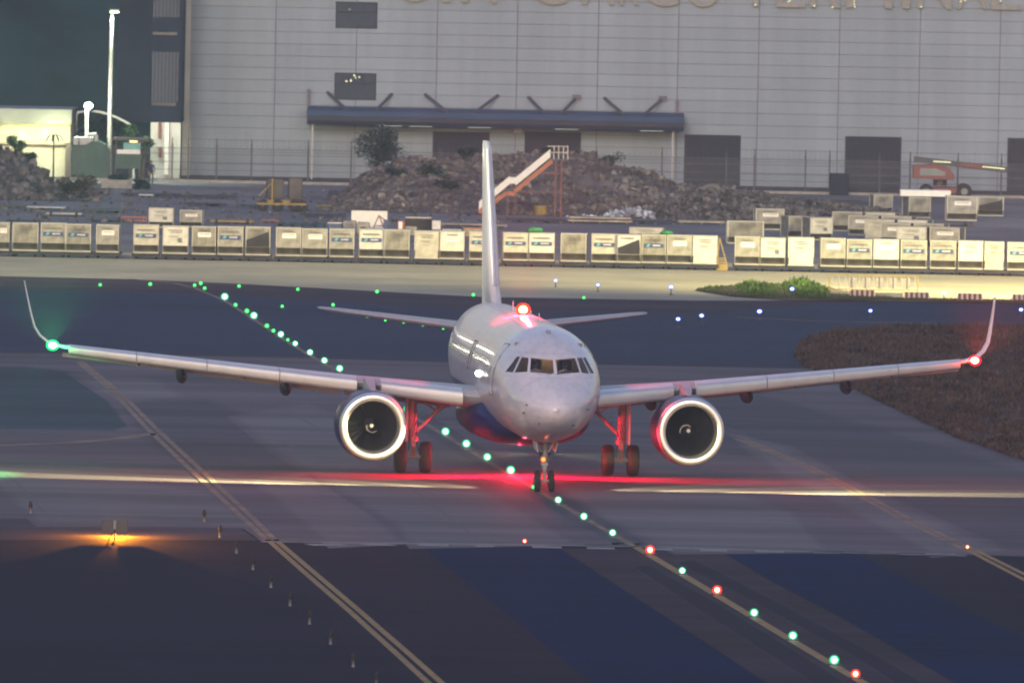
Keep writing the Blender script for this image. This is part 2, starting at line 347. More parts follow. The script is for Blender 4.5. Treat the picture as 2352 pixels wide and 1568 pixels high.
# fuselage paint: white, indigo lower body aft of the wing root
def fus_mat():
    m, nt, out = newmat('fuselage_paint'); L = nt.links.new
    b = N(nt, 'ShaderNodeBsdfPrincipled'); b.inputs['Roughness'].default_value = .28; b.inputs['Coat Weight'].default_value = .4; b.inputs['Coat Roughness'].default_value = .05
    tc = N(nt, 'ShaderNodeTexCoord'); sp = N(nt, 'ShaderNodeSeparateXYZ'); L(tc.outputs['Object'], sp.inputs[0])
    # colour edge: z < 2.55 + 0.0*(y) and y > 10 slope
    ma = N(nt, 'ShaderNodeMath', operation='MULTIPLY_ADD'); ma.inputs[1].default_value = .22; ma.inputs[2].default_value = .15
    L(sp.outputs['Y'], ma.inputs[0])
    mn = N(nt, 'ShaderNodeMath', operation='MINIMUM'); mn.inputs[1].default_value = 3.25; L(ma.outputs[0], mn.inputs[0])
    lt = N(nt, 'ShaderNodeMath', operation='LESS_THAN'); L(sp.outputs['Z'], lt.inputs[0]); L(mn.outputs[0], lt.inputs[1])
    gy = N(nt, 'ShaderNodeMath', operation='GREATER_THAN'); gy.inputs[1].default_value = 9.2; L(sp.outputs['Y'], gy.inputs[0])
    mu = N(nt, 'ShaderNodeMath', operation='MULTIPLY'); L(lt.outputs[0], mu.inputs[0]); L(gy.outputs[0], mu.inputs[1])
    no = N(nt, 'ShaderNodeTexNoise', Scale=.9, Detail=5.0); L(tc.outputs['Object'], no.inputs[0])
    rp = N(nt, 'ShaderNodeValToRGB'); rp.color_ramp.elements[0].position = .3; rp.color_ramp.elements[1].position = .7
    rp.color_ramp.elements[0].color = (.64, .62, .70, 1); rp.color_ramp.elements[1].color = (.73, .71, .77, 1); L(no.outputs[0], rp.inputs[0])
    mx = N(nt, 'ShaderNodeMix', data_type='RGBA'); L(mu.outputs[0], mx.inputs[0]); L(rp.outputs[0], mx.inputs[6]); mx.inputs[7].default_value = (.022, .03, .16, 1)
    def line(src, period, width):
        f1 = N(nt, 'ShaderNodeMath', operation='WRAP'); f1.inputs[1].default_value = period; f1.inputs[2].default_value = 0; L(src, f1.inputs[0])
        f2 = N(nt, 'ShaderNodeMath', operation='LESS_THAN'); f2.inputs[1].default_value = width; L(f1.outputs[0], f2.inputs[0]); return f2.outputs[0]
    l1, l2 = line(sp.outputs['Y'], 1.59, .022), line(sp.outputs['Z'], .83, .014)
    mxm = N(nt, 'ShaderNodeMath', operation='MAXIMUM'); L(l1, mxm.inputs[0]); L(l2, mxm.inputs[1])
    sc_ = N(nt, 'ShaderNodeMath', operation='MULTIPLY'); sc_.inputs[1].default_value = .35; L(mxm.outputs[0], sc_.inputs[0])
    m3 = N(nt, 'ShaderNodeMix', data_type='RGBA'); L(sc_.outputs[0], m3.inputs[0]); L(mx.outputs[2], m3.inputs[6]); m3.inputs[7].default_value = (.18, .18, .2, 1)
    # light dirt streaks trailing aft
    mp = N(nt, 'ShaderNodeMapping'); mp.inputs['Scale'].default_value = (3.5, .25, 3.5); L(tc.outputs['Object'], mp.inputs[0]); n4 = N(nt, 'ShaderNodeTexNoise', Scale=1.6, Detail=5.0); L(mp.outputs[0], n4.inputs[0])
    r4 = N(nt, 'ShaderNodeMapRange'); r4.inputs[1].default_value = .45; r4.inputs[2].default_value = .75; r4.inputs[3].default_value = 1; r4.inputs[4].default_value = .84; L(n4.outputs[0], r4.inputs[0])
    m4 = N(nt, 'ShaderNodeMix', data_type='RGBA', blend_type='MULTIPLY'); m4.inputs[0].default_value = 1; L(m3.outputs[2], m4.inputs[6]); L(r4.outputs[0], m4.inputs[7])
    L(m4.outputs[2], b.inputs['Base Color']); L(b.outputs[0], out.inputs[0]); return m
M['fuselage'] = fus_mat()

# windscreen panes in photo units on the plane y=2.2 (local x, z from the front)
def wp(u, v):
    p = A.inverted() @ W(u, v, 422.9); return (p.x, p.z)
WIN = [[(1219.6, 821.6), (1268.8, 825.4), (1267.8, 855.4), (1214, 853)],
       [(1274.7, 825.4), (1322, 822.3), (1330, 854), (1276, 856.7)],
       [(1200, 820.5), (1214.5, 821.4), (1208.5, 852), (1181, 855)],
       [(1327, 822.3), (1339.5, 822.8), (1353.5, 858), (1334.5, 855)],
       [(1190, 820), (1197, 820.3), (1178, 855), (1163, 855)],
       [(1342, 823), (1349.5, 823.2), (1367.5, 858.5), (1356.5, 858.5)]]
WIN = [[wp(*q) for q in w] for w in WIN]
# cockpit cavity and window cut-outs
inner = MB().loft(smoothed([1.0, 1.3, 1.6, 1.9, 2.2, 2.5, 2.8, 3.1, 3.5, 4.0, 4.5, 5.0], k=.07))
inner_o = inner.build('tmp_inner', M['cockpit_wall'])
shell = outer.build('fuselage', M['fuselage'], plane, smooth=60)
cut = MB()
for w in WIN:
    cut.prism(w, -1.0, 4.75)
cut_o = cut.build('tmp_cut', M['cockpit_wall'])
for tool in (inner_o, cut_o):
    md = shell.modifiers.new('b', 'BOOLEAN'); md.operation = 'DIFFERENCE'; md.object = tool; md.solver = 'EXACT'
    if tool is cut_o: md.use_self = True
shell.parent = None
dg = bpy.context.evaluated_depsgraph_get(); dg.update()
me = bpy.data.meshes.new_from_object(shell.evaluated_get(dg))
shell.modifiers.clear(); shell.data = me; shell.parent = plane
for o in (inner_o, cut_o): bpy.data.objects.remove(o)
for p in me.polygons: p.use_smooth = True
me.set_sharp_from_angle(angle=R(35))

# glass
def glass_mat():
    m, nt, out = newmat('windscreen_glass'); L = nt.links.new
    t = N(nt, 'ShaderNodeBsdfTransparent'); t.inputs[0].default_value = (.62, .60, .66, 1)
    g = N(nt, 'ShaderNodeBsdfGlossy'); g.inputs['Roughness'].default_value = .05
    fr = N(nt, 'ShaderNodeFresnel', IOR=1.5); mx = N(nt, 'ShaderNodeMixShader')
    L(fr.outputs[0], mx.inputs[0]); L(t.outputs[0], mx.inputs[1]); L(g.outputs[0], mx.inputs[2]); L(mx.outputs[0], out.inputs[0]); return m
M['glass'] = glass_mat()
M['dark_glass'] = pbr('dark_glass', (.012, .012, .018), .12, var=.02)
for w in WIN:
    b = MB(); nx, nz = 8, 6; P4 = [Vector((p[0], 0, p[1])) for p in w]
    vs = []
    for j in range(nz + 1):
        for i in range(nx + 1):
            s_, t_ = i / nx, j / nz
            p = (P4[0] * (1 - s_) + P4[1] * s_) * (1 - t_) + (P4[3] * (1 - s_) + P4[2] * s_) * t_
            vs.append(onskin(p.x, p.z, -.03))
    b.add(vs, [(j * (nx + 1) + i, j * (nx + 1) + i + 1, (j + 1) * (nx + 1) + i + 1, (j + 1) * (nx + 1) + i) for j in range(nz) for i in range(nx)])
    b.build('windscreen_pane', M['glass'], shell, smooth=60)

# cockpit furniture
b = MB(); b.box(-1.2, 1.2, 4.35, 4.45, 2.6, 5.3); b.build('cockpit_bulkhead', M['cockpit_wall'], shell)
b = MB(); b.bbox(-.95, .95, 2.35, 2.75, 3.9, 4.28, .05); b.build('instrument_panel', M['dark_metal'], shell)
for sx in (-.53, .53):
    b = MB(); b.bbox(sx - .25, sx + .25, 3.65, 3.80, 3.7, 4.75, .06); b.bbox(sx - .27, sx + .27, 3.2, 3.75, 3.55, 3.72, .05); b.build('pilot_seat', M['seat_blue'], shell)
ovh = MB()
for k in range(6): ovh.box(-.42, .42, 3.3, 3.32, 4.95 + k * .0 , 4.97, Matrix.Translation((0, k * .1, k * .015)))
ovh.build('overhead_panel', M['strip'], shell)
lamp('cockpit_lamp', 'POINT', (0, 3.9, 4.95), (1, .62, .25), 13, plane, .08)

# cabin windows, doors
for sx in (-1, 1):
    for k in range(36):
        y = 7.6 + k * .533
        if 16.4 < y < 17 : continue
        b = MB(); r = []
        for t in range(12):
            a = t * math.pi / 6; r.append(onside(sx, y + .115 * math.cos(a), 4.42 + .17 * math.sin(a), .006))
        b.add(r, [tuple(range(12))]); b.build('cabin_window', M['dark_glass'], shell)
    for y0, y1, z0, z1 in ((5.0, 5.85, 3.4, 5.2), (30.2, 30.95, 3.6, 5.2), (15.3, 15.8, 3.9, 4.9), (16.2, 16.7, 3.9, 4.9)):
        b = MB(); vs = []
        for j in range(9):
            for i in range(5):
                vs.append(onside(sx, y0 + (y1 - y0) * i / 4, z0 + (z1 - z0) * j / 8, .014))
        b.add(vs, [(j * 5 + i, j * 5 + i + 1, (j + 1) * 5 + i + 1, (j + 1) * 5 + i) for j in range(8) for i in range(4)])
        d = b.build('cabin_door', M['door_paint'], shell, smooth=60)
        rim = MB(); pts = [(y0, z0), (y1, z0), (y1, z1), (y0, z1)]
        for (a0, c0), (a1, c1) in zip(pts, pts[1:] + pts[:1]):
            for q in range(4):
                p = onside(sx, a0 + (a1 - a0) * q / 4, c0 + (c1 - c0) * q / 4, .012); q2 = onside(sx, a0 + (a1 - a0) * (q + 1) / 4, c0 + (c1 - c0) * (q + 1) / 4, .012)
                rim.tube(p, q2, .018, n=4)
        rim.build('door_seal', M['dark_metal'], shell)
# probes, antennas
for x, z in ((-.98, 3.25), (1.12, 3.1), (-1.05, 2.95), (.62, 2.55), (-.55, 2.6)):
    p = onskin(x, z); b = MB(); b.tube(p, p + Vector((x * .09, -.10, 0)), .022, .012, 6); b.bar(p + Vector((x * .09, -.10, 0)), p + Vector((x * .09, -.3, 0)), .018, .018); b.build('pitot_probe', M['dark_metal'], shell)
for y, h in ((8.5, .32), (12.2, .28), (20.5, .34)):
    b = MB(); b.xprism([(y, 5.84), (y + .4, 5.84), (y + .36, 5.87 + h), (y + .2, 5.87 + h)], -.012, .012); b.build('blade_antenna', M['door_paint'], shell)
b = MB(); b.ball((0, 4.6, 5.66), (.10, .35, .10), 10); b.ball((-.45, 5.0, 5.6), (.07, .12, .07), 8); b.build('antenna_fairing', M['gear_grey'], shell)
wb = MB()
for sx in (-.09, .09):
    p0 = onskin(sx, 4.28, .03); p1 = onskin(sx + (.55 if sx > 0 else -.55), 4.40, .03); wb.tube(p0, p1, .014, n=5)
wb.build('wiper', M['dark_metal'], shell)

# belly fairing
rings = []
for y, hw, zb, zt in ((9.4, .5, 1.80, 2.0), (10.0, 1.35, 1.58, 2.5), (11.0, 1.98, 1.40, 3.0), (12.5, 2.22, 1.30, 3.1), (15, 2.28, 1.27, 3.0), (18, 2.25, 1.30, 2.8), (20, 1.95, 1.42, 2.5), (21.5, 1.3, 1.58, 2.2), (22.5, .5, 1.72, 1.9)):
    zc = (zb + zt) / 2 + .2; r = []
    for i in range(28):
        t = 2 * math.pi * i / 28; c, s_ = math.cos(t), math.sin(t); p = .8
        r.append((hw * math.copysign(abs(c) ** p, c), y, zc + (zt - zc if s_ > 0 else zc - zb) * math.copysign(abs(s_) ** p, s_)))
    rings.append(r)
MB().loft(rings).build('belly_fairing', M['blue_paint'], plane, smooth=60)

# ---------------------------------------------------------------- wings
def airfoil(t, n=9):                        # unit chord, thickness t; upper then lower, clockwise
    up, lo = [], []
    for i in range(n + 1):
        x = (1 - math.cos(math.pi * i / n)) / 2
        yt = 5 * t * (.2969 * math.sqrt(x) - .126 * x - .3516 * x * x + .2843 * x ** 3 - .1036 * x ** 4)
        up.append((x, yt * 1.05)); lo.append((x, -yt * .95))
    return up + lo[-2:0:-1]
def zle(x): return 3.06 + (abs(x) - 2.5) * .0875
def yle(x): return 11.62 + (abs(x) - 1.98) * math.tan(R(27.3)) if abs(x) > 1.98 else 11.62
def yte(x): return 18.3 + max(0, abs(x) - 6.4) * (20.95 - 18.3) / (17.05 - 6.4)
def tk(x): return .135 - .035 * min(1, abs(x) / 12)
def make_wing(sx):
    wing = empty('wing'); wing.parent = plane
    rings = []
    for x in (.9, 2.0, 4.2, 6.4, 9., 12., 14.6, 16.6):
        y0, y1 = yle(x) + .13, yte(x); c = y1 - y0; inc = R(3.0 - 2.5 * x / 17)
        rings.append([(sx * x, y0 + p * c * math.cos(inc) + q * c * math.sin(inc), zle(x) + .02 + q * c - p * c * math.sin(inc)) for p, q in airfoil(tk(x))])
    MB().loft(rings).build('wing_box', M['wing_grey'], wing, smooth=50)
    # slats, drooped ahead of the leading edge
    segs = [(2.45, 5.30), (6.15, 8.85), (8.88, 11.42), (11.45, 13.92), (13.95, 16.35)]
    for a, c_ in segs:
        rings = []
        for x in (a, (a + c_) / 2, c_):
            h = .50 - .018 * (x - 2.5); d = h * 1.35
            yl, zl = yle(x) - .16, zle(x) - .04
            prof = []
            for k in range(9):              # rounded nose
                t = math.pi * (-.5 + k / 8.); prof.append((yl + d * .42 * (1 - math.cos(t)) ** 1.6, zl + h * .5 * math.copysign(abs(math.sin(t)) ** .8, math.sin(t))))
            prof = [(yy, zz - (.05 if zz < zl else 0)) for yy, zz in prof]
            prof += [(yl + d * 1.05, zl + h * .62), (yl + d * 1.5, zl + h * .68), (yl + d * 1.0, zl + h * .45), (yl + d * .6, zl - h * .2)]
            rings.append([(sx * x, p[0], p[1]) for p in prof])
        MB().loft(rings).build('slat', M['metal_slat'], wing, smooth=50)
    # flap track fairings
    for x, L_ in ((4.9, 3.2), (8.45, 3.4), (12.2, 2.9)):
        MB().ball((sx * x, yte(x) - .3, zle(x) - .42 - .05 * L_), (.20, L_ / 2, .30), 14).build('flap_track_fairing', M['dark_metal'], wing, smooth=60)
        MB().ball((sx * (x + 1.6), yle(x + 1.6) + .9, zle(x + 1.6) - .30), (.05, .25, .06), 8).build('slat_track_cover', M['dark_metal'], wing, smooth=60)
    # flap and aileron panels
    for xa, xb in ((2.4, 6.3), (6.5, 13.3), (13.4, 16.5)):
        b = MB()
        for x0, x1 in ((xa, xb),):
            vs = []
            for x in (x0, x1):
                yt = yte(x); z = zle(x) - .30 - (.12 if x < 13 else 0) + .012 * (16 - x) * -1
                vs += [(sx * x, yt - .1, z + .06), (sx * x, yt + .62, z - .09), (sx * x, yt - .1, z - .09)]
            b.add(vs, [(0, 1, 4, 3), (1, 2, 5, 4), (2, 0, 3, 5), (0, 2, 1), (3, 4, 5)])
        b.build('flap', M['wing_grey'], wing)
    # sharklet
    spine = [(16.35, 4.27, 1.62, .17, 0), (16.75, 4.34, 1.52, .15, 10), (17.1, 4.46, 1.42, .13, 28), (17.38, 4.68, 1.3, .115, 50), (17.56, 4.98, 1.18, .10, 68), (17.66, 5.35, 1.05, .09, 78), (17.80, 6.0, .80, .07, 80), (17.92, 6.62, .52, .05, 80)]
    rings = []
    for i, (x, z, c, t, ang) in enumerate(spine):
        y0 = yle(16.35) + .1 + (x - 16.35) * .5 + max(0, z - 4.3) * .72; a = R(ang)
        rings.append([(sx * (x - q * 1.0 * math.sin(a)), y0 + p * c, z + q * math.cos(a)) for p, q in [(pp, qq * t / .10 * .9) for pp, qq in airfoil(.10)]])
    MB().loft(rings).build('sharklet', M['white_paint'], wing, smooth=60)
    col = (0.02, 1, .25) if sx < 0 else (1, .04, .02)
    nm = 'green' if sx < 0 else 'red'
    p = (sx * 16.93, yle(16.9) + .02, 4.36)
    MB().ball(p, (.24, .2, .2), 16).build('navigation_light', shade_mat('nav_glass_' + nm, (.0, 1, .16) if sx < 0 else (1, .0, .03), 3, .5), wing, smooth=90)
    MB().ball(p, (.15, .13, .12), 14).build('bulb', emit('nav_' + nm, (.6, 1, .7) if sx < 0 else (1, .6, .2), 14), wing, smooth=90)
    lamp('navigation_lamp', 'POINT', (p[0] + sx * .02, p[1] - .3, p[2] + .02), col, 110, wing, .05)
    lamp('navigation_halo_spot', 'SPOT', (p[0] + sx * .02, p[1] - .35, p[2] + .1), col, 18000 if sx < 0 else 30000, wing, .08, (p[0] + sx * .5, p[1] - 3, p[2] + 3.2), 95, .9)  # added upward spot; the lit haze imitates a halo round the lamp
    lamp('navigation_beam', 'SPOT', (p[0] + sx * .05, p[1] - .35, p[2] - .1), col, 5200, wing, .05, (sx * 20.5, 12.2 + sx * 1.2, 0), 30, .9)
    return wing
for s_ in (-1, 1): make_wing(s_)

# ---------------------------------------------------------------- engines
def make_engine(sx):
    e = empty('engine', (sx * 5.72, 0, 1.95)); e.parent = plane
    lip = [(11.55, .905), (11.3, .90), (11.05, .905), (10.85, .915), (10.71, .925), (10.65, .945), (10.625, .975), (10.610, 1.06), (10.625, 1.145), (10.65, 1.172), (10.71, 1.19), (10.86, 1.205), (11.05, 1.215)]
    MB().lathe(lip, n=64).build('inlet_lip', M['metal_lip'], e, smooth=70)
    MB().lathe([(11.05, 1.215), (11.5, 1.26), (12.2, 1.285), (13.2, 1.27), (14.2, 1.18), (15.0, 1.03), (15.0, .98), (13.5, .98)], n=64).build('cowling', M['blue_paint'], e, smooth=60)
    MB().lathe([(11.55, .905), (12.1, .89), (12.6, .88), (12.62, .3)], n=48).build('inlet_duct', M['duct'], e, smooth=60)
    MB().lathe([(14.0, .62), (15.0, .58), (15.9, .42), (15.9, .34), (15.3, .34)], n=32).build('exhaust_nozzle', M['dark_metal'], e, smooth=60)
    MB().lathe([(15.3, .33), (15.9, .25), (16.6, .02)], n=24).build('exhaust_cone', M['dark_metal'], e, smooth=60)
    MB().lathe([(11.72, .005), (11.75, .05), (11.85, .12), (12.0, .20), (12.2, .27), (12.35, .29)], n=32).build('spinner', M['spinner'], e, smooth=70)
    MB().lathe([(11.70, .003), (11.725, .05), (11.75, .07)], n=16).build('spinner_tip', M['white_mark'], e, smooth=70)
    f = MB(); nb = 24
    for k in range(nb):
        a = 2 * math.pi * k / nb; vs = []
        for i in range(6):
            r = .27 + (.87 - .27) * i / 5; tw = R(28 + 30 * i / 5); w = .085 + .06 * i / 5
            for j, (dy, dt) in enumerate(((-math.cos(tw) * w, -math.sin(tw) * w), (0, .012), (math.cos(tw) * w, math.sin(tw) * w))):
                t = a + dt / r; vs.append((r * math.cos(t), 12.25 + dy, r * math.sin(t)))
        f.add(vs, [(3 * i + j, 3 * i + j + 1, 3 * i + j + 4, 3 * i + j + 3) for i in range(5) for j in range(2)])
    f.build('fan', M['blade'], e, smooth=40, fix=False)
    # comma mark on the spinner
    sp = MB(); vs = []
    for i in range(9):
        t = i * .32 + (1 if sx > 0 else 3); y = 11.86 + i * .035; r = .135 + i * .018
        vs += [(r * math.cos(t), y - .012, r * math.sin(t)), ((r + .03) * math.cos(t), y + .03, (r + .03) * math.sin(t))]
    sp.add(vs, [(2 * i, 2 * i + 1, 2 * i + 3, 2 * i + 2) for i in range(8)]); sp.build('spinner_spiral', M['white_mark'], e)
    # pylon
    p = MB(); rings = []
    for y, w, z0, z1 in ((11.6, .06, 1.15, 1.28), (12.2, .17, 1.1, 1.45), (13.2, .22, 1.0, 1.60), (14.2, .22, .95, 1.62), (15.5, .2, .9, 1.45), (17.2, .08, 1.0, 1.25)):
        rings.append([(-w, y, z0), (w, y, z0), (w * .8, y, z1), (-w * .8, y, z1)])
    p.loft(rings).build('pylon', M['wing_grey'], e, smooth=30)
    st = MB(); st.xprism([(11.6, 1.0), (12.4, .9), (12.5, 1.2), (11.9, 1.2)], -.012, .012, Matrix.Rotation(R(-42 if sx > 0 else 42), 4, 'Y')); st.build('nacelle_strake', M['blue_paint'], e)
    return e
for s_ in (-1, 1): make_engine(s_)

# ---------------------------------------------------------------- tail
rings = []
for z, y0, y1, t in ((5.5, 26.6, 35.9, .30), (5.9, 28.3, 35.9, .50), (6.4, 29.35, 36.0, .52), (7.5, 30.25, 36.25, .50), (9.0, 31.55, 36.5, .42), (10.6, 32.95, 36.8, .34), (11.55, 33.8, 37.0, .27), (11.76, 34.35, 36.95, .16)):
    c = y1 - y0; rings.append([(q * t / .1 * 1.0, y0 + p * c, z) for p, q in airfoil(.10)])
fin = MB().loft(rings).build('tail_fin', M['white_paint'], plane, smooth=50)
fl = MB(); rings = []
for z, y0 in ((6.5, 29.42), (7.5, 30.25), (9.0, 31.55), (10.6, 32.95), (11.5, 33.78)):
    rings.append([(-.10, y0 + .12, z), (-.05, y0 - .01, z), (0, y0 - .05, z), (.05, y0 - .01, z), (.10, y0 + .12, z)])
fl.loft(rings, caps=False).build('leading_edge', M['metal_slat'], fin, smooth=50)
for sx in (-1, 1):
    rings = []
    for x, y0, y1, t in ((.3, 30.7, 34.9, .42), (1.3, 31.5, 35.1, .36), (3.5, 32.95, 35.75, .27), (5.6, 34.3, 36.4, .19), (6.15, 34.75, 36.5, .12), (6.25, 35.2, 36.4, .05)):
        c = y1 - y0; z = 4.72 + x * .098
        rings.append([(sx * x, y0 + p * c, z + q * t / .1) for p, q in airfoil(.10)])
    MB().loft(rings).build('horizontal_stabiliser', M['wing_grey'], plane, smooth=50)

# ---------------------------------------------------------------- landing gear
def wheel(x, y, r, w, name='wheel', par=None):
    prof = [(-w / 2 * .92, r * .55), (-w / 2, r * .68), (-w / 2 * .98, r * .86), (-w / 2 * .74, r * .97), (-w * .12, r), (w * .12, r), (w / 2 * .74, r * .97), (w / 2 * .98, r * .86), (w / 2, r * .68), (w / 2 * .92, r * .55)]
    t = MB().lathe(prof, (x, y, r), 'x', 32, closed=True); wh = t.build(name, M['tyre'], par, smooth=50)
    MB().lathe([(-w * .42, .02), (-w * .40, r * .2), (-w * .2, r * .5), (-w * .40, r * .57), (w * .40, r * .57), (w * .2, r * .5), (w * .40, r * .2), (w * .42, .02)], (x, y, r), 'x', 24).build('rim', M['gear_grey'], wh, smooth=40)
    return wh
def gear_part(mb, name, mat, par): return mb.build(name, M[mat], par, smooth=40)
for sx in (-1, 1):
    g = empty('main_gear'); g.parent = plane; x = sx * 3.795; y = 17.71; r = .572
    for o in (-.46, .46): wheel(x + o, y, r, .42, 'wheel', g)
    s1 = MB(); s1.tube((x, y, .5), (x + sx * .02, y, 1.75), .085, n=12); s1.tube((x + sx * .02, y, 1.15), (x + sx * .06, y - .05, 3.0), .155, n=14); s1.tube((x - .5, y, r), (x + .5, y, r), .07, n=10); s1.tube((x, y, 1.15), (x, y, 1.30), .2, n=14)
    gear_part(s1, 'strut', 'gear_grey', g)
    s2 = MB(); s2.tube((x, y - .02, 1.42), (x - sx * .85, y, 2.25), .07, n=8); s2.tube((x - sx * .85, y, 2.25), (x - sx * 1.75, y, 2.95), .075, n=8); s2.tube((x - sx * .85, y, 2.25), (x - sx * .1, y, 2.75), .035, n=6)
    s2.tube((x - sx * .85, y, 2.25), (x - sx * .85, y - .1, 2.85), .03, n=6); s2.tube((x - sx * .5, y, 1.9), (x - sx * 1.3, y, 2.85), .02, n=5)
    gear_part(s2, 'side_brace', 'gear_grey', g)
    s3 = MB(); s3.bar((x, y - .28, .95), (x, y - .10, 1.45), .16, .05); s3.bar((x, y - .28, .95), (x, y - .08, .62), .16, .05); gear_part(s3, 'torque_link', 'gear_grey', g)
    s4 = MB(); s4.xprism([(y - .55, 1.15), (y + .35, 1.15), (y + .5, 2.95), (y - .7, 2.95)], x + sx * .24, x + sx * .30); gear_part(s4, 'gear_door', 'white_paint', g)
    s5 = MB(); 
    for k in range(3): s5.tube((x + sx * .05, y - .17, 1.0 + k * .3), (x - sx * .10, y - .16, 1.5 + k * .4), .014, n=5)
    s5.tube((x - .18, y - .12, .75), (x - .12, y - .15, 1.6), .016, n=5); s5.tube((x + .18, y - .12, .75), (x + .1, y - .15, 1.6), .016, n=5); gear_part(s5, 'hydraulic_hose', 'dark_metal', g)
g = empty('nose_gear'); g.parent = plane; y = 5.07
for o in (-.245, .245): wheel(o, y, .385, .20, 'wheel', g)
s1 = MB(); s1.tube((0, y, .34), (0, y, 1.0), .055, n=10); s1.tube((0, y, .8), (0, y - .08, 2.0), .09, n=12); s1.tube((-.3, y, .385), (.3, y, .385), .045, n=8); s1.bbox(-.12, .12, y - .1, y + .1, .92, 1.04, .02); gear_part(s1, 'strut', 'gear_grey', g)
s2 = MB(); s2.bar((-.05, y - .05, 1.25), (-.34, y - .15, 1.84), .05, .05); s2.bar((.05, y - .05, 1.25), (.34, y - .15, 1.84), .05, .05); s2.bar((-.34, y - .15, 1.80), (.34, y - .15, 1.80), .06, .10); gear_part(s2, 'drag_brace', 'gear_grey', g)
s3 = MB(); s3.bar((0, y - .2, .75), (0, y - .08, 1.0), .1, .03); s3.bar((0, y - .2, .75), (0, y - .06, .5), .1, .03); gear_part(s3, 'torque_link', 'gear_grey', g)
for sx in (-1, 1):
    b = MB(); M4 = Matrix.Translation((sx * .38, 0, 1.80)) @ Matrix.Rotation(R(sx * 12), 4, 'Y'); b.xprism([(y - 1.0, -.0), (y + .7, 0), (y + .7, -.30), (y - .8, -.36)], -.015, .015, M4); b.build('gear_door', M['white_paint'], g)
b = MB(); b.tube((-.09, y - .30, 1.17), (-.09, y - .16, 1.17), .10, .07, 14); b.tube((.14, y - .26, 1.17), (.14, y - .14, 1.17), .075, .06, 12); b.build('lamp_housing', M['dark_metal'], g, smooth=40)
b = MB(); b.ball((-.07, y - .31, 1.16), (.075, .03, .075), 12); b.build('strut_glint', emit('strut_glint_orange', (1, .09, .015), 7), g, smooth=90)  # glowing disc in place of the orange-red reflection on the strut
b = MB(); b.ball((0, y - 1.1, 1.93), (.06, .06, .05), 10); b.build('gear_bay_lamp', emit('bay_lamp_orange', (1, .10, .02), 4), g, smooth=90)
# runway turn-off lamps on the nose gear: the low stripe of light to both sides
for sx in (-1, 1):
    b = MB(); b.tube((sx * .10, y - .10, 1.36), (sx * .20, y - .14, 1.36), .05, .07, 10); b.build('turnoff_lamp', M['dark_metal'], g)

# ---------------------------------------------------------------- beacons and lamps
b = MB(); b.lathe([(5.86, .16), (5.93, .16), (5.94, .12)], (0, 16.0, 0), 'z', 16); lamp('beacon_halo_spot', 'SPOT', (0, 16.0, 6.42), (1, .02, .05), 24000, plane, .08, (0, 15.7, 12), 150, .8)  # extra spot added above the beacon to redden the haze into a halo
bb = b.build('upper_beacon_base', M['dark_metal'], plane)
b = MB(); b.ball((0, 16.0, 6.06), (.27, .27, .24), 18); ub = b.build('upper_beacon', shade_mat('beacon_glass', (1, .03, .01), 3.2, .55), plane, smooth=90)
b = MB(); b.ball((0, 16.0, 6.06), (.16, .16, .15), 16); b.build('bulb', emit('beacon_red', (1, .62, .18), 14), ub, smooth=90)
lamp('upper_beacon_lamp', 'POINT', (0, 15.7, 6.42), (1, .02, .05), 1900, plane, .08)
b = MB(); b.ball((0, 16.6, 1.24), (.11, .11, .09), 12); b.build('lower_beacon', emit('beacon_red_low', (1, .15, .05), 20), plane, smooth=90)
lamp('lower_beacon_lamp', 'POINT', (0, 16.3, .98), (1, .01, .04), 1500, plane, .06)
for sx in (-1, 1):
    lamp('lower_beacon_beam', 'SPOT', (0, 15.6, 1.0), (1, 0, .03), 16000, plane, .06, (sx * 4.2, 14.8 + sx * .2, 0), 62, 1)
    lamp('lower_beacon_beam', 'SPOT', (0, 15.6, 1.0), (1, 0, .03), 2600, plane, .06, (sx * 9.5, 14.6 + sx * .5, 0), 26, 1)
b = MB(); b.ball((-2.0, 10.6, 3.94), (.10, .10, .10), 12); b.build('wing_inspection_light', emit('wing_light', (1, .97, .95), 40), plane, smooth=90)
lamp('wing_inspection_lamp', 'POINT', (-2.25, 10.3, 3.94), (1, .95, .8), .5, plane, .05)

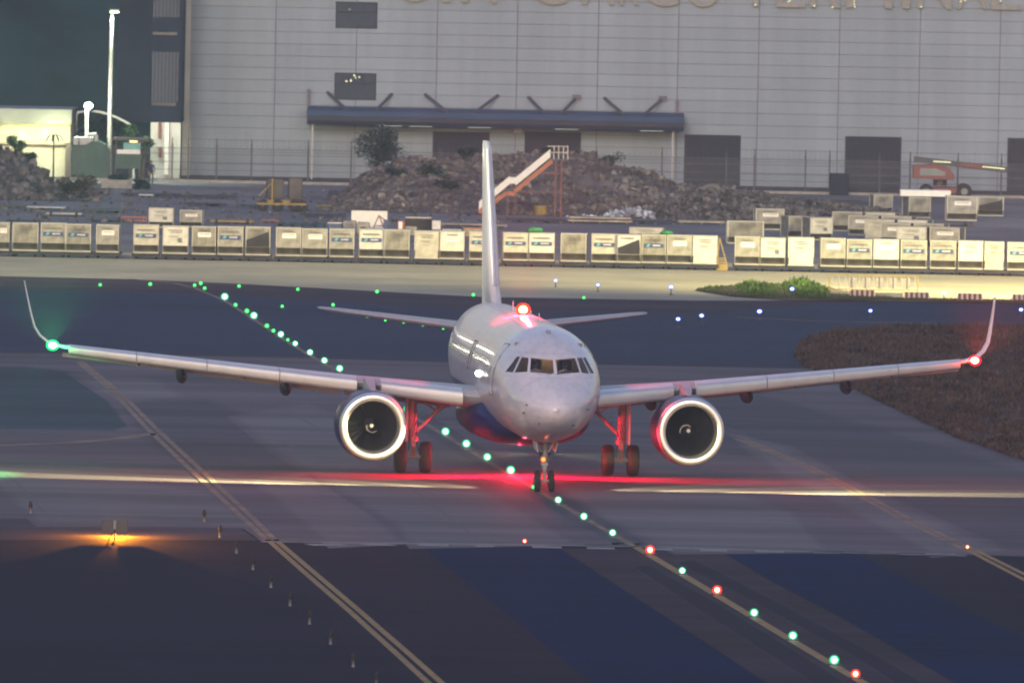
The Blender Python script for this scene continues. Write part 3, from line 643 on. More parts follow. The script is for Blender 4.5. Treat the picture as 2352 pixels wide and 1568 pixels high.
# ---------------------------------------------------------------- pilots and people
def person(loc, rz, pose, cloth, label, size=1.0, name='person'):
    J = {'pelvis': (0, 0, .95), 'waist': (0, 0, 1.10), 'chest': (0, -.01, 1.32), 'neck': (0, 0, 1.48), 'head': (0, -.015, 1.60), 'crown': (0, -.01, 1.70)}
    Rr = {'pelvis': .15, 'waist': .135, 'chest': .165, 'neck': .058, 'head': .088, 'crown': .075}
    E = [('pelvis', 'waist'), ('waist', 'chest'), ('chest', 'neck'), ('neck', 'head'), ('head', 'crown')]
    for s_, q in ((-1, 'l'), (1, 'r')):
        if pose == 'sit':
            J[q + 'hip'] = (s_ * .1, 0, .92); J[q + 'knee'] = (s_ * .13, -.44, .94); J[q + 'ank'] = (s_ * .13, -.52, .50); J[q + 'toe'] = (s_ * .14, -.70, .46)
            J[q + 'sh'] = (s_ * .19, 0, 1.40); J[q + 'el'] = (s_ * .25, -.16, 1.16); J[q + 'wr'] = (s_ * .20, -.40, 1.12)
        else:
            J[q + 'hip'] = (s_ * .1, 0, .90); J[q + 'knee'] = (s_ * .11, -.02 * s_, .50); J[q + 'ank'] = (s_ * .12, .03 * s_, .09); J[q + 'toe'] = (s_ * .13, .03 * s_ - .17, .04)
            J[q + 'sh'] = (s_ * .19, 0, 1.40); J[q + 'el'] = (s_ * .24, .02, 1.12); J[q + 'wr'] = (s_ * .24, -.06, .88)
        w = Vector(J[q + 'wr']); d = (w - Vector(J[q + 'el'])).normalized(); J[q + 'pm'] = tuple(w + d * .07)
        for nm_, r in (('hip', .088), ('knee', .058), ('ank', .042), ('toe', .036), ('sh', .062), ('el', .042), ('wr', .028), ('pm', .034)): Rr[q + nm_] = r
        E += [('pelvis', q + 'hip'), (q + 'hip', q + 'knee'), (q + 'knee', q + 'ank'), (q + 'ank', q + 'toe'), ('chest', q + 'sh'), (q + 'sh', q + 'el'), (q + 'el', q + 'wr'), (q + 'wr', q + 'pm')]
        lat = Vector((0, 1, 0)) if abs(d.z) > .6 else Vector((1, 0, 0))
        for k in range(4):
            b0 = w + d * .085 + lat * (k - 1.5) * .019; L_ = (.062, .075, .07, .055)[k]
            J[q + 'f%da' % k] = tuple(b0); J[q + 'f%db' % k] = tuple(b0 + d * L_ + Vector((0, -.012, -.012)))
            Rr[q + 'f%da' % k] = .009; Rr[q + 'f%db' % k] = .007; E += [(q + 'pm', q + 'f%da' % k), (q + 'f%da' % k, q + 'f%db' % k)]
        J[q + 'ta'] = tuple(w + d * .045 - lat * .035); J[q + 'tb'] = tuple(w + d * .085 - lat * .055); Rr[q + 'ta'] = .011; Rr[q + 'tb'] = .008
        E += [(q + 'pm', q + 'ta'), (q + 'ta', q + 'tb')]
    keys = list(J); me = bpy.data.meshes.new(name); me.from_pydata([J[k] for k in keys], [(keys.index(a), keys.index(b)) for a, b in E], [])
    o = bpy.data.objects.new(name, me); COL.objects.link(o)
    md = o.modifiers.new('s', 'SKIN'); sv = me.skin_vertices[0].data
    for i, k in enumerate(keys): sv[i].radius = (Rr[k], Rr[k] * (.72 if k in ('chest', 'waist', 'pelvis') else 1)); sv[i].use_root = (k == 'pelvis')
    md2 = o.modifiers.new('d', 'SUBSURF'); md2.levels = 2; md2.render_levels = 2
    dg = bpy.context.evaluated_depsgraph_get(); dg.update()
    m2 = bpy.data.meshes.new_from_object(o.evaluated_get(dg)); o.modifiers.clear(); o.data = m2
    m2.materials.clear(); m2.materials.append(cloth); m2.materials.append(M['skin'])
    for p in m2.polygons:
        p.use_smooth = True
        c = p.center
        if c.z > 1.49 or (Vector(c) - Vector(J['lpm'])).length < .16 or (Vector(c) - Vector(J['rpm'])).length < .16: p.material_index = 1
    o.location = loc; o.rotation_euler = (0, 0, rz); o.scale = (size,) * 3
    h = MB(); h.ball((0, .012, 1.66), (.092, .10, .09), 12); hh = h.build('hair', M['hair'], o, smooth=90)
    f = MB(); f.ball((0, -.105, 1.595), (.013, .02, .02), 6)
    for s_ in (-1, 1): f.ball((s_ * .088, -.005, 1.60), (.014, .022, .032), 6)
    f.build('nose_and_ears', M['skin'], o, smooth=90)
    e = MB()
    for s_ in (-1, 1): e.ball((s_ * .033, -.093, 1.615), (.012, .008, .008), 6)
    e.box(-.025, .025, -.094, -.085, 1.552, 1.557); e.build('eyes_and_mouth', M['hair'], o)
    tag(o, label, 'person'); return o
for sx, lb in ((-.53, 'pilot in a white shirt seated behind the left windscreen pane of the airliner'), (.53, 'pilot in a white shirt seated behind the right windscreen pane of the airliner')):
    p = A @ Vector((sx, 3.52, 2.93)); person(p, YAW, 'sit', M['shirt'], lb)
# ================================================================== GROUND
def struct(o): o['kind'] = 'structure'; return o
g_ = MB(); g_.add([(-2500, -300, 0), (2500, -300, 0), (2500, 5000, 0), (-2500, 5000, 0)], [(0, 1, 2, 3)]); struct(g_.build('ground', M['asphalt_worn'], fix=False))
STEP = .0012
def fade_mat(mat, base):
    # the surrounding pavement's surface turning into the patch's colour across a ragged rim (vertex attribute 'fade')
    k = mat + '_on_' + base
    if k in M: return M[k]
    m = M[base].copy(); m.name = k; nt = m.node_tree; bs = [n for n in nt.nodes if n.type == 'BSDF_PRINCIPLED'][0]; src = bs.inputs['Base Color'].links[0].from_socket
    at = N(nt, 'ShaderNodeAttribute', attribute_name='fade'); tc = N(nt, 'ShaderNodeTexCoord'); no = N(nt, 'ShaderNodeTexNoise', Scale=.30, Detail=7.0, Roughness=.65); nt.links.new(tc.outputs['Object'], no.inputs['Vector'])
    ad = N(nt, 'ShaderNodeMath', operation='MULTIPLY_ADD'); ad.inputs[1].default_value = 1.0; ad.inputs[2].default_value = -.5; nt.links.new(no.outputs[0], ad.inputs[0])
    sm = N(nt, 'ShaderNodeMath', operation='ADD', use_clamp=True); nt.links.new(at.outputs['Fac'], sm.inputs[0]); nt.links.new(ad.outputs[0], sm.inputs[1])
    q = [x / y for x, y in zip(M[mat]['mean'], M[base]['mean'])]
    ml = N(nt, 'ShaderNodeVectorMath', operation='MULTIPLY'); nt.links.new(src, ml.inputs[0]); ml.inputs[1].default_value = q
    mx = N(nt, 'ShaderNodeMix', data_type='RGBA'); nt.links.new(sm.outputs[0], mx.inputs[0]); nt.links.new(src, mx.inputs[6]); nt.links.new(ml.outputs[0], mx.inputs[7]); nt.links.new(mx.outputs[2], bs.inputs['Base Color'])
    M[k] = m; return m
def sheet(name, pts, lvl, mat, fade=0, base='taxi_concrete'):
    if not fade:
        vs = [G(u, v, lvl * STEP) for u, v in pts]
        b = MB(); b.add(vs, [tuple(range(len(vs)))]); o = b.build(name, M[mat], fix=False)
        if o.data.polygons[0].normal.z < 0: o.data.flip_normals()
        return struct(o)
    n = len(pts); ar = sum(pts[i][0] * pts[(i + 1) % n][1] - pts[(i + 1) % n][0] * pts[i][1] for i in range(n)); sg_ = 1 if ar > 0 else -1
    outp = []
    for i in range(n):
        (x0, y0), (x1, y1), (x2, y2) = pts[i - 1], pts[i], pts[(i + 1) % n]
        e0 = Vector((y1 - y0, -(x1 - x0))).normalized() * sg_; e1 = Vector((y2 - y1, -(x2 - x1))).normalized() * sg_; m_ = (e0 + e1); m_ = m_.normalized() if m_.length > .1 else e0
        outp.append((x1 + m_.x * fade, y1 + m_.y * fade * .45))
    vs = [G(u, v, lvl * STEP) for u, v in pts] + [G(u, v, lvl * STEP) for u, v in outp]
    b = MB(); b.add(vs, [tuple(range(n))] + [(i, (i + 1) % n, n + (i + 1) % n, n + i) for i in range(n)]); o = b.build(name, fade_mat(mat, base), fix=False)
    for p in o.data.polygons:
        if p.normal.z < 0: p.flip()
    at = o.data.attributes.new('fade', 'FLOAT', 'POINT')
    for i in range(2 * n): at.data[i].value = 1.25 if i < n else -.35
    return struct(o)
def stripe(name, pts, w, lvl, mat):
    """painted line of real width w metres through photo points"""
    P = [G(u, v, lvl * STEP) for u, v in pts]; vs = []
    for i, p in enumerate(P):
        d = (P[min(i + 1, len(P) - 1)] - P[max(i - 1, 0)]).normalized(); n = Vector((-d.y, d.x, 0)) * w / 2
        vs += [p - n, p + n]
    b = MB(); b.add(vs, [(2 * i, 2 * i + 1, 2 * i + 3, 2 * i + 2) for i in range(len(P) - 1)]); o = b.build(name, M[mat], fix=False)
    if o.data.polygons[0].normal.z < 0: o.data.flip_normals()
    return struct(o)
L1 = [(-900, 624), (0, 634), (300, 641), (560, 652), (1110, 682), (1600, 690), (2000, 690), (2352, 693), (3200, 708)]
L2l = [(-900, 1188), (0, 1195), (110, 1198), (400, 1206), (560, 1214), (600, 1241)]
L2r = [(960, 1244), (1460, 1251), (1970, 1266), (2352, 1277), (3200, 1296)]
# taxiway concrete between the foreground asphalt and the far strip
sheet('taxiway', [(-900, 800), (200, 812), (700, 822), (1030, 832), (1400, 838), (1850, 846), (3200, 870)] + L2r[::-1] + L2l[::-1], 1, 'taxi_concrete')
sheet('far_taxiway', [(-900, 624)] + L1[1:] + [(3200, 866), (1850, 842), (1400, 834), (1030, 828), (700, 818), (200, 808), (-900, 796)], 1, 'asphalt_blue')
sheet('shoulder', [(u, v + (30 if u < 1700 else 2)) for u, v in L1] + [(u, v - 3) for u, v in L1[::-1]], 2, 'asphalt_worn')
sheet('apron_strip', [(-900, 560), (3200, 630)] + L1[::-1], 3, 'apron')
sheet('apron', [(-1600, 380), (3600, 470), (3200, 630), (-900, 560)], 2, 'yard')
sheet('runway_edge_asphalt', [(-900, 842), (60, 845), (180, 858), (230, 905), (285, 978), (260, 985), (-900, 974)], 2, 'asphalt_teal', 14)
for nm, mt, pts in (('taxiway_patch', 'taxi_light', [(190, 862), (330, 872), (430, 930), (560, 1010), (760, 1110), (905, 1242), (770, 1241), (640, 1130), (470, 1030), (350, 960)]),
                    ('taxiway_patch', 'taxi_rubber', [(300, 930), (470, 925), (560, 960), (610, 1010), (700, 1075), (560, 1085), (430, 1060), (340, 1000)]),
                    ('taxiway_patch', 'taxi_light', [(700, 935), (860, 1000), (1000, 1075), (1150, 1160), (1300, 1246), (960, 1243), (930, 1200), (800, 1120), (640, 1020), (560, 960)]),
                    ('taxiway_patch', 'taxi_rubber', [(1700, 900), (1900, 960), (2352, 1090), (2352, 1250), (2200, 1240), (1960, 1150), (1800, 1060), (1600, 1010), (1560, 950)]),
                    ('taxiway_patch', 'taxi_light', [(1700, 1000), (1800, 1040), (1960, 1130), (2230, 1245), (2290, 1262), (2150, 1262), (1960, 1160), (1820, 1090)]),
                    ('taxiway_patch', 'taxi_light', [(1300, 1120), (1640, 1120), (1800, 1180), (1880, 1262), (1560, 1254), (1400, 1180)]),
                    ('taxiway_patch', 'taxi_light', [(-900, 1095), (0, 1100), (60, 1150), (100, 1192), (300, 1190), (560, 1206), (470, 1140), (300, 1110), (0, 1090), (-900, 1085)])):
    plv = globals().get('plv', -1) + 1; sheet(nm, pts, (3, 4, 5, 3, 4, 5, 5)[plv], mt, 42)
for off in (-26, 24):
    for P_, w_ in (([(935, 945), (1023, 998), (1119, 1056), (1225, 1120), (1341, 1188), (1448, 1246)], 9),):
        up = [(u + off - w_, v) for u, v in P_]; dn = [(u + off + w_, v) for u, v in P_][::-1]; sheet('tyre_marks', up + dn, 6, 'taxi_rubber', 10)
for pts in ([(1490, 1300), (1640, 1385), (1900, 1545), (1980, 1600), (1930, 1600), (1600, 1390), (1460, 1300)], [(1560, 1290), (1720, 1370), (1960, 1500), (2100, 1590), (2150, 1590), (1990, 1495), (1740, 1362), (1590, 1286)]):
    sheet('tyre_marks', pts, 5, 'asphalt', 14, 'asphalt_worn')
# foreground asphalt with two darker diagonal bands
sheet('foreground_asphalt', L2l + L2r + [(3200, 1800), (-900, 1800)], 2, 'asphalt')
sheet('sign_apron', [(-900, 1190), (100, 1192), (400, 1203), (545, 1210), (570, 1226), (590, 1240), (-900, 1236)], 3, 'taxi_rubber', 4, 'asphalt')
sheet('dark_band', [(968, 1252), (1288, 1258), (1425, 1348), (1605, 1463), (1764, 1568), (2080, 1780), (1600, 1780), (1362, 1568), (1176, 1415)], 3, 'asphalt_dark', 7, 'asphalt')
sheet('dark_band', [(1650, 1264), (1970, 1271), (2140, 1360), (2352, 1466), (2760, 1680), (2480, 1740), (2193, 1568), (1936, 1420), (1764, 1331)], 3, 'asphalt_dark', 7, 'asphalt')
sheet('worn_band', [(1292, 1260), (1645, 1262), (1764, 1333), (1936, 1422), (2193, 1570), (2300, 1640), (1870, 1640), (1764, 1566), (1605, 1461), (1425, 1346)], 4, 'asphalt_worn', 7, 'asphalt')
# painted lines
stripe('centre_line', [(1462, 1256), (1610, 1344), (1764, 1437), (1985, 1568), (2200, 1700)], .30, 6, 'paint_yellow')
stripe('faded_centre_line', [(300, 640), (400, 650), (447, 661), (516, 690), (583, 733), (645, 775), (712, 816), (780, 854), (860, 900), (935, 947), (1023, 1000), (1119, 1058), (1225, 1120), (1341, 1188), (1460, 1256)], .22, 7, 'paint_brown')
stripe('edge_line', [(612, 1236), (700, 1314), (800, 1400), (900, 1490), (985, 1568), (1100, 1675)], .20, 6, 'paint_yellow')
stripe('edge_line', [(630, 1236), (722, 1314), (826, 1402), (930, 1492), (1016, 1568), (1135, 1675)], .20, 6, 'paint_yellow')
stripe('faded_edge_line', [(612, 1238), (560, 1190), (450, 1090), (340, 985), (265, 905), (178, 830)], .22, 7, 'paint_brown')
stripe('faded_edge_line', [(630, 1238), (582, 1190), (474, 1090), (360, 985), (280, 905), (186, 828)], .22, 7, 'paint_brown')
stripe('edge_line', [(2222, 1262), (2352, 1330), (2500, 1400)], .20, 6, 'paint_yellow')
stripe('edge_line', [(2240, 1262), (2370, 1326), (2520, 1396)], .20, 6, 'paint_yellow')
stripe('faded_edge_line', [(2222, 1264), (2080, 1196), (1940, 1120), (1840, 1068), (1690, 1006)], .22, 7, 'paint_brown')
stripe('faded_edge_line', [(2242, 1264), (2100, 1196), (1962, 1122), (1860, 1070), (1700, 1003)], .22, 7, 'paint_brown')
stripe('faded_line', [(-300, 1028), (0, 1022), (160, 1016), (260, 1008), (355, 995)], .7, 7, 'paint_brown')
stripe('faded_line', [(1690, 728), (1900, 738), (2150, 742)], .5, 7, 'paint_brown')
for a, b_ in ((708, 790), (835, 900), (960, 1030), (1093, 1135), (1222, 1290), (1348, 1412), (1482, 1545), (1607, 1670), (1735, 1800), (1867, 1930), (1995, 2060), (2128, 2195)):
    v = lambda u: 1250 + max(0, (u - 960)) * .019
    stripe('hold_mark', [(a, v(a)), (b_, v(b_))], 1.1, 7, 'paint_white')
stripe('hold_line', [(600, 1243), (960, 1247), (1460, 1254), (1970, 1269), (2220, 1276)], .5, 7, 'paint_white')
stripe('pavement_joint', [(596, 1239), (960, 1242), (1460, 1249), (1970, 1264), (2225, 1271)], 1.2, 6, 'joint')
for pts in ([(0, 1070), (60, 1130), (130, 1205)], [(640, 930), (760, 1000), (880, 1070), (1100, 1240)], [(1620, 960), (1760, 1020), (1980, 1130)], [(-20, 1194), (60, 1190), (130, 1196)], [(640, 1010), (840, 1100)]):
    stripe('pavement_joint', pts, .09, 6, 'joint')

# infield grass with a ragged raised edge
edge = [(2900, 748), (2600, 750), (2352, 754), (2240, 752), (2050, 755), (1930, 763), (1870, 778), (1838, 798), (1833, 822), (1850, 842), (1895, 866), (1960, 893), (2010, 915), (2100, 958), (2200, 1006), (2352, 1056), (2500, 1100), (2900, 1230)]
fine = []
for (u0, v0), (u1, v1) in zip(edge, edge[1:] + edge[:1]):
    for k in range(10):
        t = k / 10; fine.append((u0 + (u1 - u0) * t + random.uniform(-5, 5), v0 + (v1 - v0) * t + random.uniform(-.8, .8)))
EP = [G(u, v) for u, v in fine]
def inside(x, y, P):
    r = False; n = len(P)
    for i in range(n):
        a, b = P[i], P[(i + 1) % n]
        if (a.y > y) != (b.y > y) and x < (b.x - a.x) * (y - a.y) / (b.y - a.y) + a.x: r = not r
    return r
b = MB(); n = len(EP)
b.add([(p.x, p.y, 0) for p in EP] + [(p.x, p.y, .13) for p in EP], [(i, (i + 1) % n, n + (i + 1) % n, n + i) for i in range(n)] + [tuple(range(n, 2 * n))])
struct(b.build('grass_infield', M['dry_grass']))
b = MB(); lo = [min(p[i] for p in EP) for i in (0, 1)]; hi = [max(p[i] for p in EP) for i in (0, 1)]; cnt = 0
def tuft(b, x, y, z, s_, k=5):
    for i in range(k):
        a = random.random() * 6.28; l = s_ * random.uniform(.5, 1.2); w = s_ * .28; dx, dy = math.cos(a), math.sin(a); q = random.uniform(.1, .9)
        b.add([(x - dy * w, y + dx * w, z), (x + dy * w, y - dx * w, z), (x + dx * l * q, y + dy * l * q, z + l)], [(0, 1, 2)])
while cnt < 9000:
    x, y = random.uniform(lo[0], min(hi[0], 32)), random.uniform(lo[1], hi[1])
    if abs(x) > y * .046 + 1 or not inside(x, y, EP): continue
    if random.random() > .35 + .65 * (.5 + .5 * math.sin(x * .9 + 3 * math.sin(y * .12)) * math.cos(y * .21 + x * .35)): cnt += .2; continue
    tuft(b, x, y, .12, random.uniform(.10, .28)); cnt += 1
for i in range(0, n):
    for k in range(3): tuft(b, EP[i].x + random.uniform(-.15, .15), EP[i].y + random.uniform(-.4, .4), .05, .2)
tag(b.build('dry_grass_tufts', M['dry_grass'], fix=False), 'dry brown grass growing on the infield right of the airliner', 'grass', kind='stuff')

# green verge by the barriers
vp = [(1598, 668), (1650, 661), (1720, 657), (1850, 655), (1905, 664), (1960, 676), (2060, 687), (2200, 690), (2352, 693), (2352, 698), (2000, 693), (1800, 690), (1680, 682)]
VP = [G(u, v) for u, v in vp]
n = len(VP); b = MB(); b.add([(p.x, p.y, .03) for p in VP] + [(p.x, p.y, .10) for p in VP], [(i, (i + 1) % n, n + (i + 1) % n, n + i) for i in range(n)] + [tuple(range(n, 2 * n))])
struct(b.build('grass_verge', M['dry_grass']))
b = MB(); cnt = 0; lo = [min(p[i] for p in VP) for i in (0, 1)]; hi = [max(p[i] for p in VP) for i in (0, 1)]
while cnt < 3800:
    x, y = random.uniform(lo[0], hi[0]), random.uniform(lo[1], hi[1])
    if not inside(x, y, VP): continue
    t = (x - lo[0]) / (hi[0] - lo[0]); h = .12 + .55 * math.exp(-((t - .34) / .07) ** 2) * .5 + .20 * math.exp(-((t - .17) / .05) ** 2) + .08 * math.sin(t * 40)
    yy = (y - lo[1]) / (hi[1] - lo[1])
    tuft(b, x, y, .1, max(.06, h * (.35 + .65 * yy) * random.uniform(.5, 1.1)), 4); cnt += 1
tag(b.build('green_grass_tufts', M['grass'], fix=False), 'green grass and weeds on the lit verge in front of the containers', 'grass', kind='stuff')

# ================================================================== TAXIWAY LIGHTS
GL = {'green': shade_mat('glass_green', (.02, 1, .12), .9, .5), 'white_green': shade_mat('glass_green_bright', (.03, 1, .35), 1.1, .5), 'red': shade_mat('glass_red', (1, .02, .02), 2.2, .6), 'blue': shade_mat('glass_blue', (.10, .14, 1), 1.6, .6)}
LM = {'green': emit('lens_green', (.12, 1, .22), 5), 'white_green': emit('lens_green_bright', (.55, 1, .8), 14), 'red': emit('lens_red', (1, .45, .22), 12), 'blue': emit('lens_blue', (.6, .8, 1), 9)}
def inset(r, mat, big):
    t = empty('taxiway_light'); b = MB(); b.lathe([(0, r * 1.55), (.03, r * 1.5), (.045, r * 1.05), (.045, .01)], (0, 0, 0), 'z', 16); b.build('base', M['dark_metal'], t, smooth=30)
    b = MB(); vs = []
    b.ball((0, 0, .045 + r * .7), (r, r, r * .95), 14); lo_ = b.build('lens', GL[mat], t, smooth=60); b = MB(); b.ball((0, 0, .045 + r * .7), r * .56, 12); b.build('bulb', LM[mat], lo_, smooth=90); return t
def blue_light():
    t = empty('taxiway_edge_light'); b = MB(); b.lathe([(0, .13), (.02, .13), (.04, .03), (.30, .025), (.32, .06)], (0, 0, 0), 'z', 12); b.build('stem', M['dark_metal'], t, smooth=30)
    b = MB(); b.ball((0, 0, .40), (.135, .135, .11), 12); l_ = b.build('lens', GL['blue'], t, smooth=90); b = MB(); b.ball((0, 0, .40), (.085, .085, .06), 12); b.build('bulb', LM['blue'], l_, smooth=90); return t
protos = {}
def place(kind, u, v, label, group, sc_=1.):
    p = G(u, v, .012)
    if kind not in protos:
        protos[kind] = blue_light() if kind == 'blue' else inset({'big': .15, 'small': .095, 'red': .14, 'grn': .13}[kind], {'big': 'white_green', 'small': 'green', 'red': 'red', 'grn': 'white_green'}[kind], 0)
        o = protos[kind]; o.location = p
    else: o = dup(protos[kind], p)
    o['label'] = label; o['category'] = 'taxiway light' if kind != 'blue' else 'edge light'; o['group'] = group; o.scale = (sc_ * random.uniform(.86, 1.12),) * 3
    return o
near = [(1282, 1156), (1341, 1194), (1407, 1231), (1567, 1318), (1732, 1416), (1821, 1469), (1916, 1526)]
for i, (u, v) in enumerate(near):
    place('grn', u, v, 'white-green centre-line light, %s ahead of the nose wheel towards the lower right' % ordn(i), 'green centre-line lights ahead of the nose wheel')
for i, (u, v) in enumerate([(1493, 1273), (1647, 1365), (1965, 1557)]):
    place('red', u, v, 'red inset light on the yellow centre line, %s' % ('nearest the airliner', 'between two green lights in the middle', 'lowest, at the bottom edge of the picture')[i], 'red stop-bar lights')
for i, (u, v) in enumerate([(1173, 1089), (1119, 1058), (1071, 1028), (1023, 1000), (935, 947)]):
    place('big', u, v, 'bright green light between left engine and nose wheel, %s from the nose wheel' % ordn(i), 'centre-line lights beside the nose and main gear')
for i, (u, v) in enumerate([(780, 854), (745, 835), (712, 816), (678, 795), (661, 785), (645, 775), (628, 765), (613, 755), (583, 733), (567, 721), (541, 706), (516, 690)]):
    place('big' if i in (0, 1, 2, 3, 5, 8, 11) else 'small', u, v, 'green light in the diagonal row behind the left wing, %s up from the wing' % ordn(i), 'diagonal row of green lights behind the left wing', 1.25 if i > 5 else 1)
for i, (u, v) in enumerate([(230, 659), (345, 658), (447, 660), (461, 656), (470, 667), (549, 662), (684, 669), (866, 675), (1087, 682), (1341, 688)]):
    place('small', u, v, 'small green light on the far taxiway edge, %s from the left' % ordn(i), 'green lights along the far taxiway edge', 1.1)
for i, (u, v) in enumerate([(648, 708), (765, 705), (843, 731), (885, 739), (927, 744), (971, 750), (1018, 758)]):
    place('small', u, v, 'small green light under the left tailplane, %s from the left in the curved row' % ordn(i), 'curved row of green lights by the tailplane', .8 if i > 1 else 1.1)
for i, (u, v) in enumerate([(1127, 991), (1178, 988), (1211, 1001), (1225, 1124)]):
    place('small', u, v, 'green light low under the nose, %s' % ('below the indigo belly', 'below the nose, left one', 'touching the bottom of the nose in view', 'beside the left nose wheel tyre')[i], 'green lights under the nose')
for i, (u, v) in enumerate([(1276, 659), (1373, 669), (1541, 677), (1819, 682), (2168, 688)]):
    place('blue', u, v, 'blue edge light at the lit apron border, %s from the left' % ordn(i), 'blue edge lights along the apron border')
for i, (u, v) in enumerate([(1557, 751), (1611, 743), (1744, 735), (1999, 729), (2345, 728)]):
    place('blue', u, v, 'blue edge light on the dark taxiway, %s from the left' % ordn(i), 'blue edge lights on the dark taxiway')

place('red', 1205, 1247, 'small red light on the long cross line below the nose wheel', 'red stop-bar lights', .6)
place('red', 2222, 1260, 'small red light where the right double yellow line begins', 'red stop-bar lights', .55)
# unlit bollards
bp_ = empty('marker_bollard'); b = MB(); b.lathe([(0, .06), (.02, .06), (.035, .05), (.10, .045)], (0, 0, 0), 'z', 12); b.build('base', M['ink'], bp_, smooth=30)
b = MB(); b.lathe([(.10, .05), (.17, .05), (.19, .02)], (0, 0, 0), 'z', 12); b.build('collar', M['rubble'], bp_, smooth=30)
b = MB(); b.lathe([(.17, .055), (.20, .075), (.30, .07), (.36, .04), (.38, .005)], (0, 0, 0), 'z', 12); b.build('cap', M['tyre'], bp_, smooth=60)
bp_.scale = (.85, .85, 1.1)
for i, (u, v) in enumerate([(70, 1178), (469, 1198), (505, 1234), (543, 1270), (581, 1308), (622, 1349), (666, 1391), (711, 1433), (759, 1479), (811, 1531), (864, 1576)]):
    p = G(u, v, .012); o = bp_ if i == 0 else dup(bp_, p)
    o.location = p; tag(o, 'small black-capped marker standing on the asphalt, ' + ('alone at the far left edge' if i == 0 else '%s from the top of the diagonal row' % ordn(i - 1)), 'bollard', 'unlit markers left of the double yellow line')

# orange-lit taxi guidance board
p = G(263, 1241); sg = empty('guidance_sign', p, 0, 'low two-panel board on a thin post with an orange lamp glowing behind it', 'sign')
s_ = p.y / F
b = MB(); b.bbox(-.42, -.05, -.05, .05, .24, .66, .02); b.build('panel', M['rubble'], sg)
b = MB(); b.bbox(.05, .42, -.05, .05, .24, .66, .02); b.build('panel', M['rubble'], sg)
b = MB(); b.bbox(-.052, .052, -.065, .05, .36, .66, .01); b.build('centre_plate', M['roof_grey'], sg)
b = MB(); b.tube((0, 0, 0), (0, 0, .40), .022); b.tube((-.03, 0, .30), (-.20, 0, 0), .014); b.build('post', M['dark_metal'], sg)
b = MB(); b.ball((0, .16, .20), (.05, .03, .03), 8); b.build('lamp', emit('amber', (1, .42, .04), 3), sg)
lamp('amber_lamp', 'POINT', (-.02, 2.3, .42), (1, .30, .01), 1500, sg, .05)
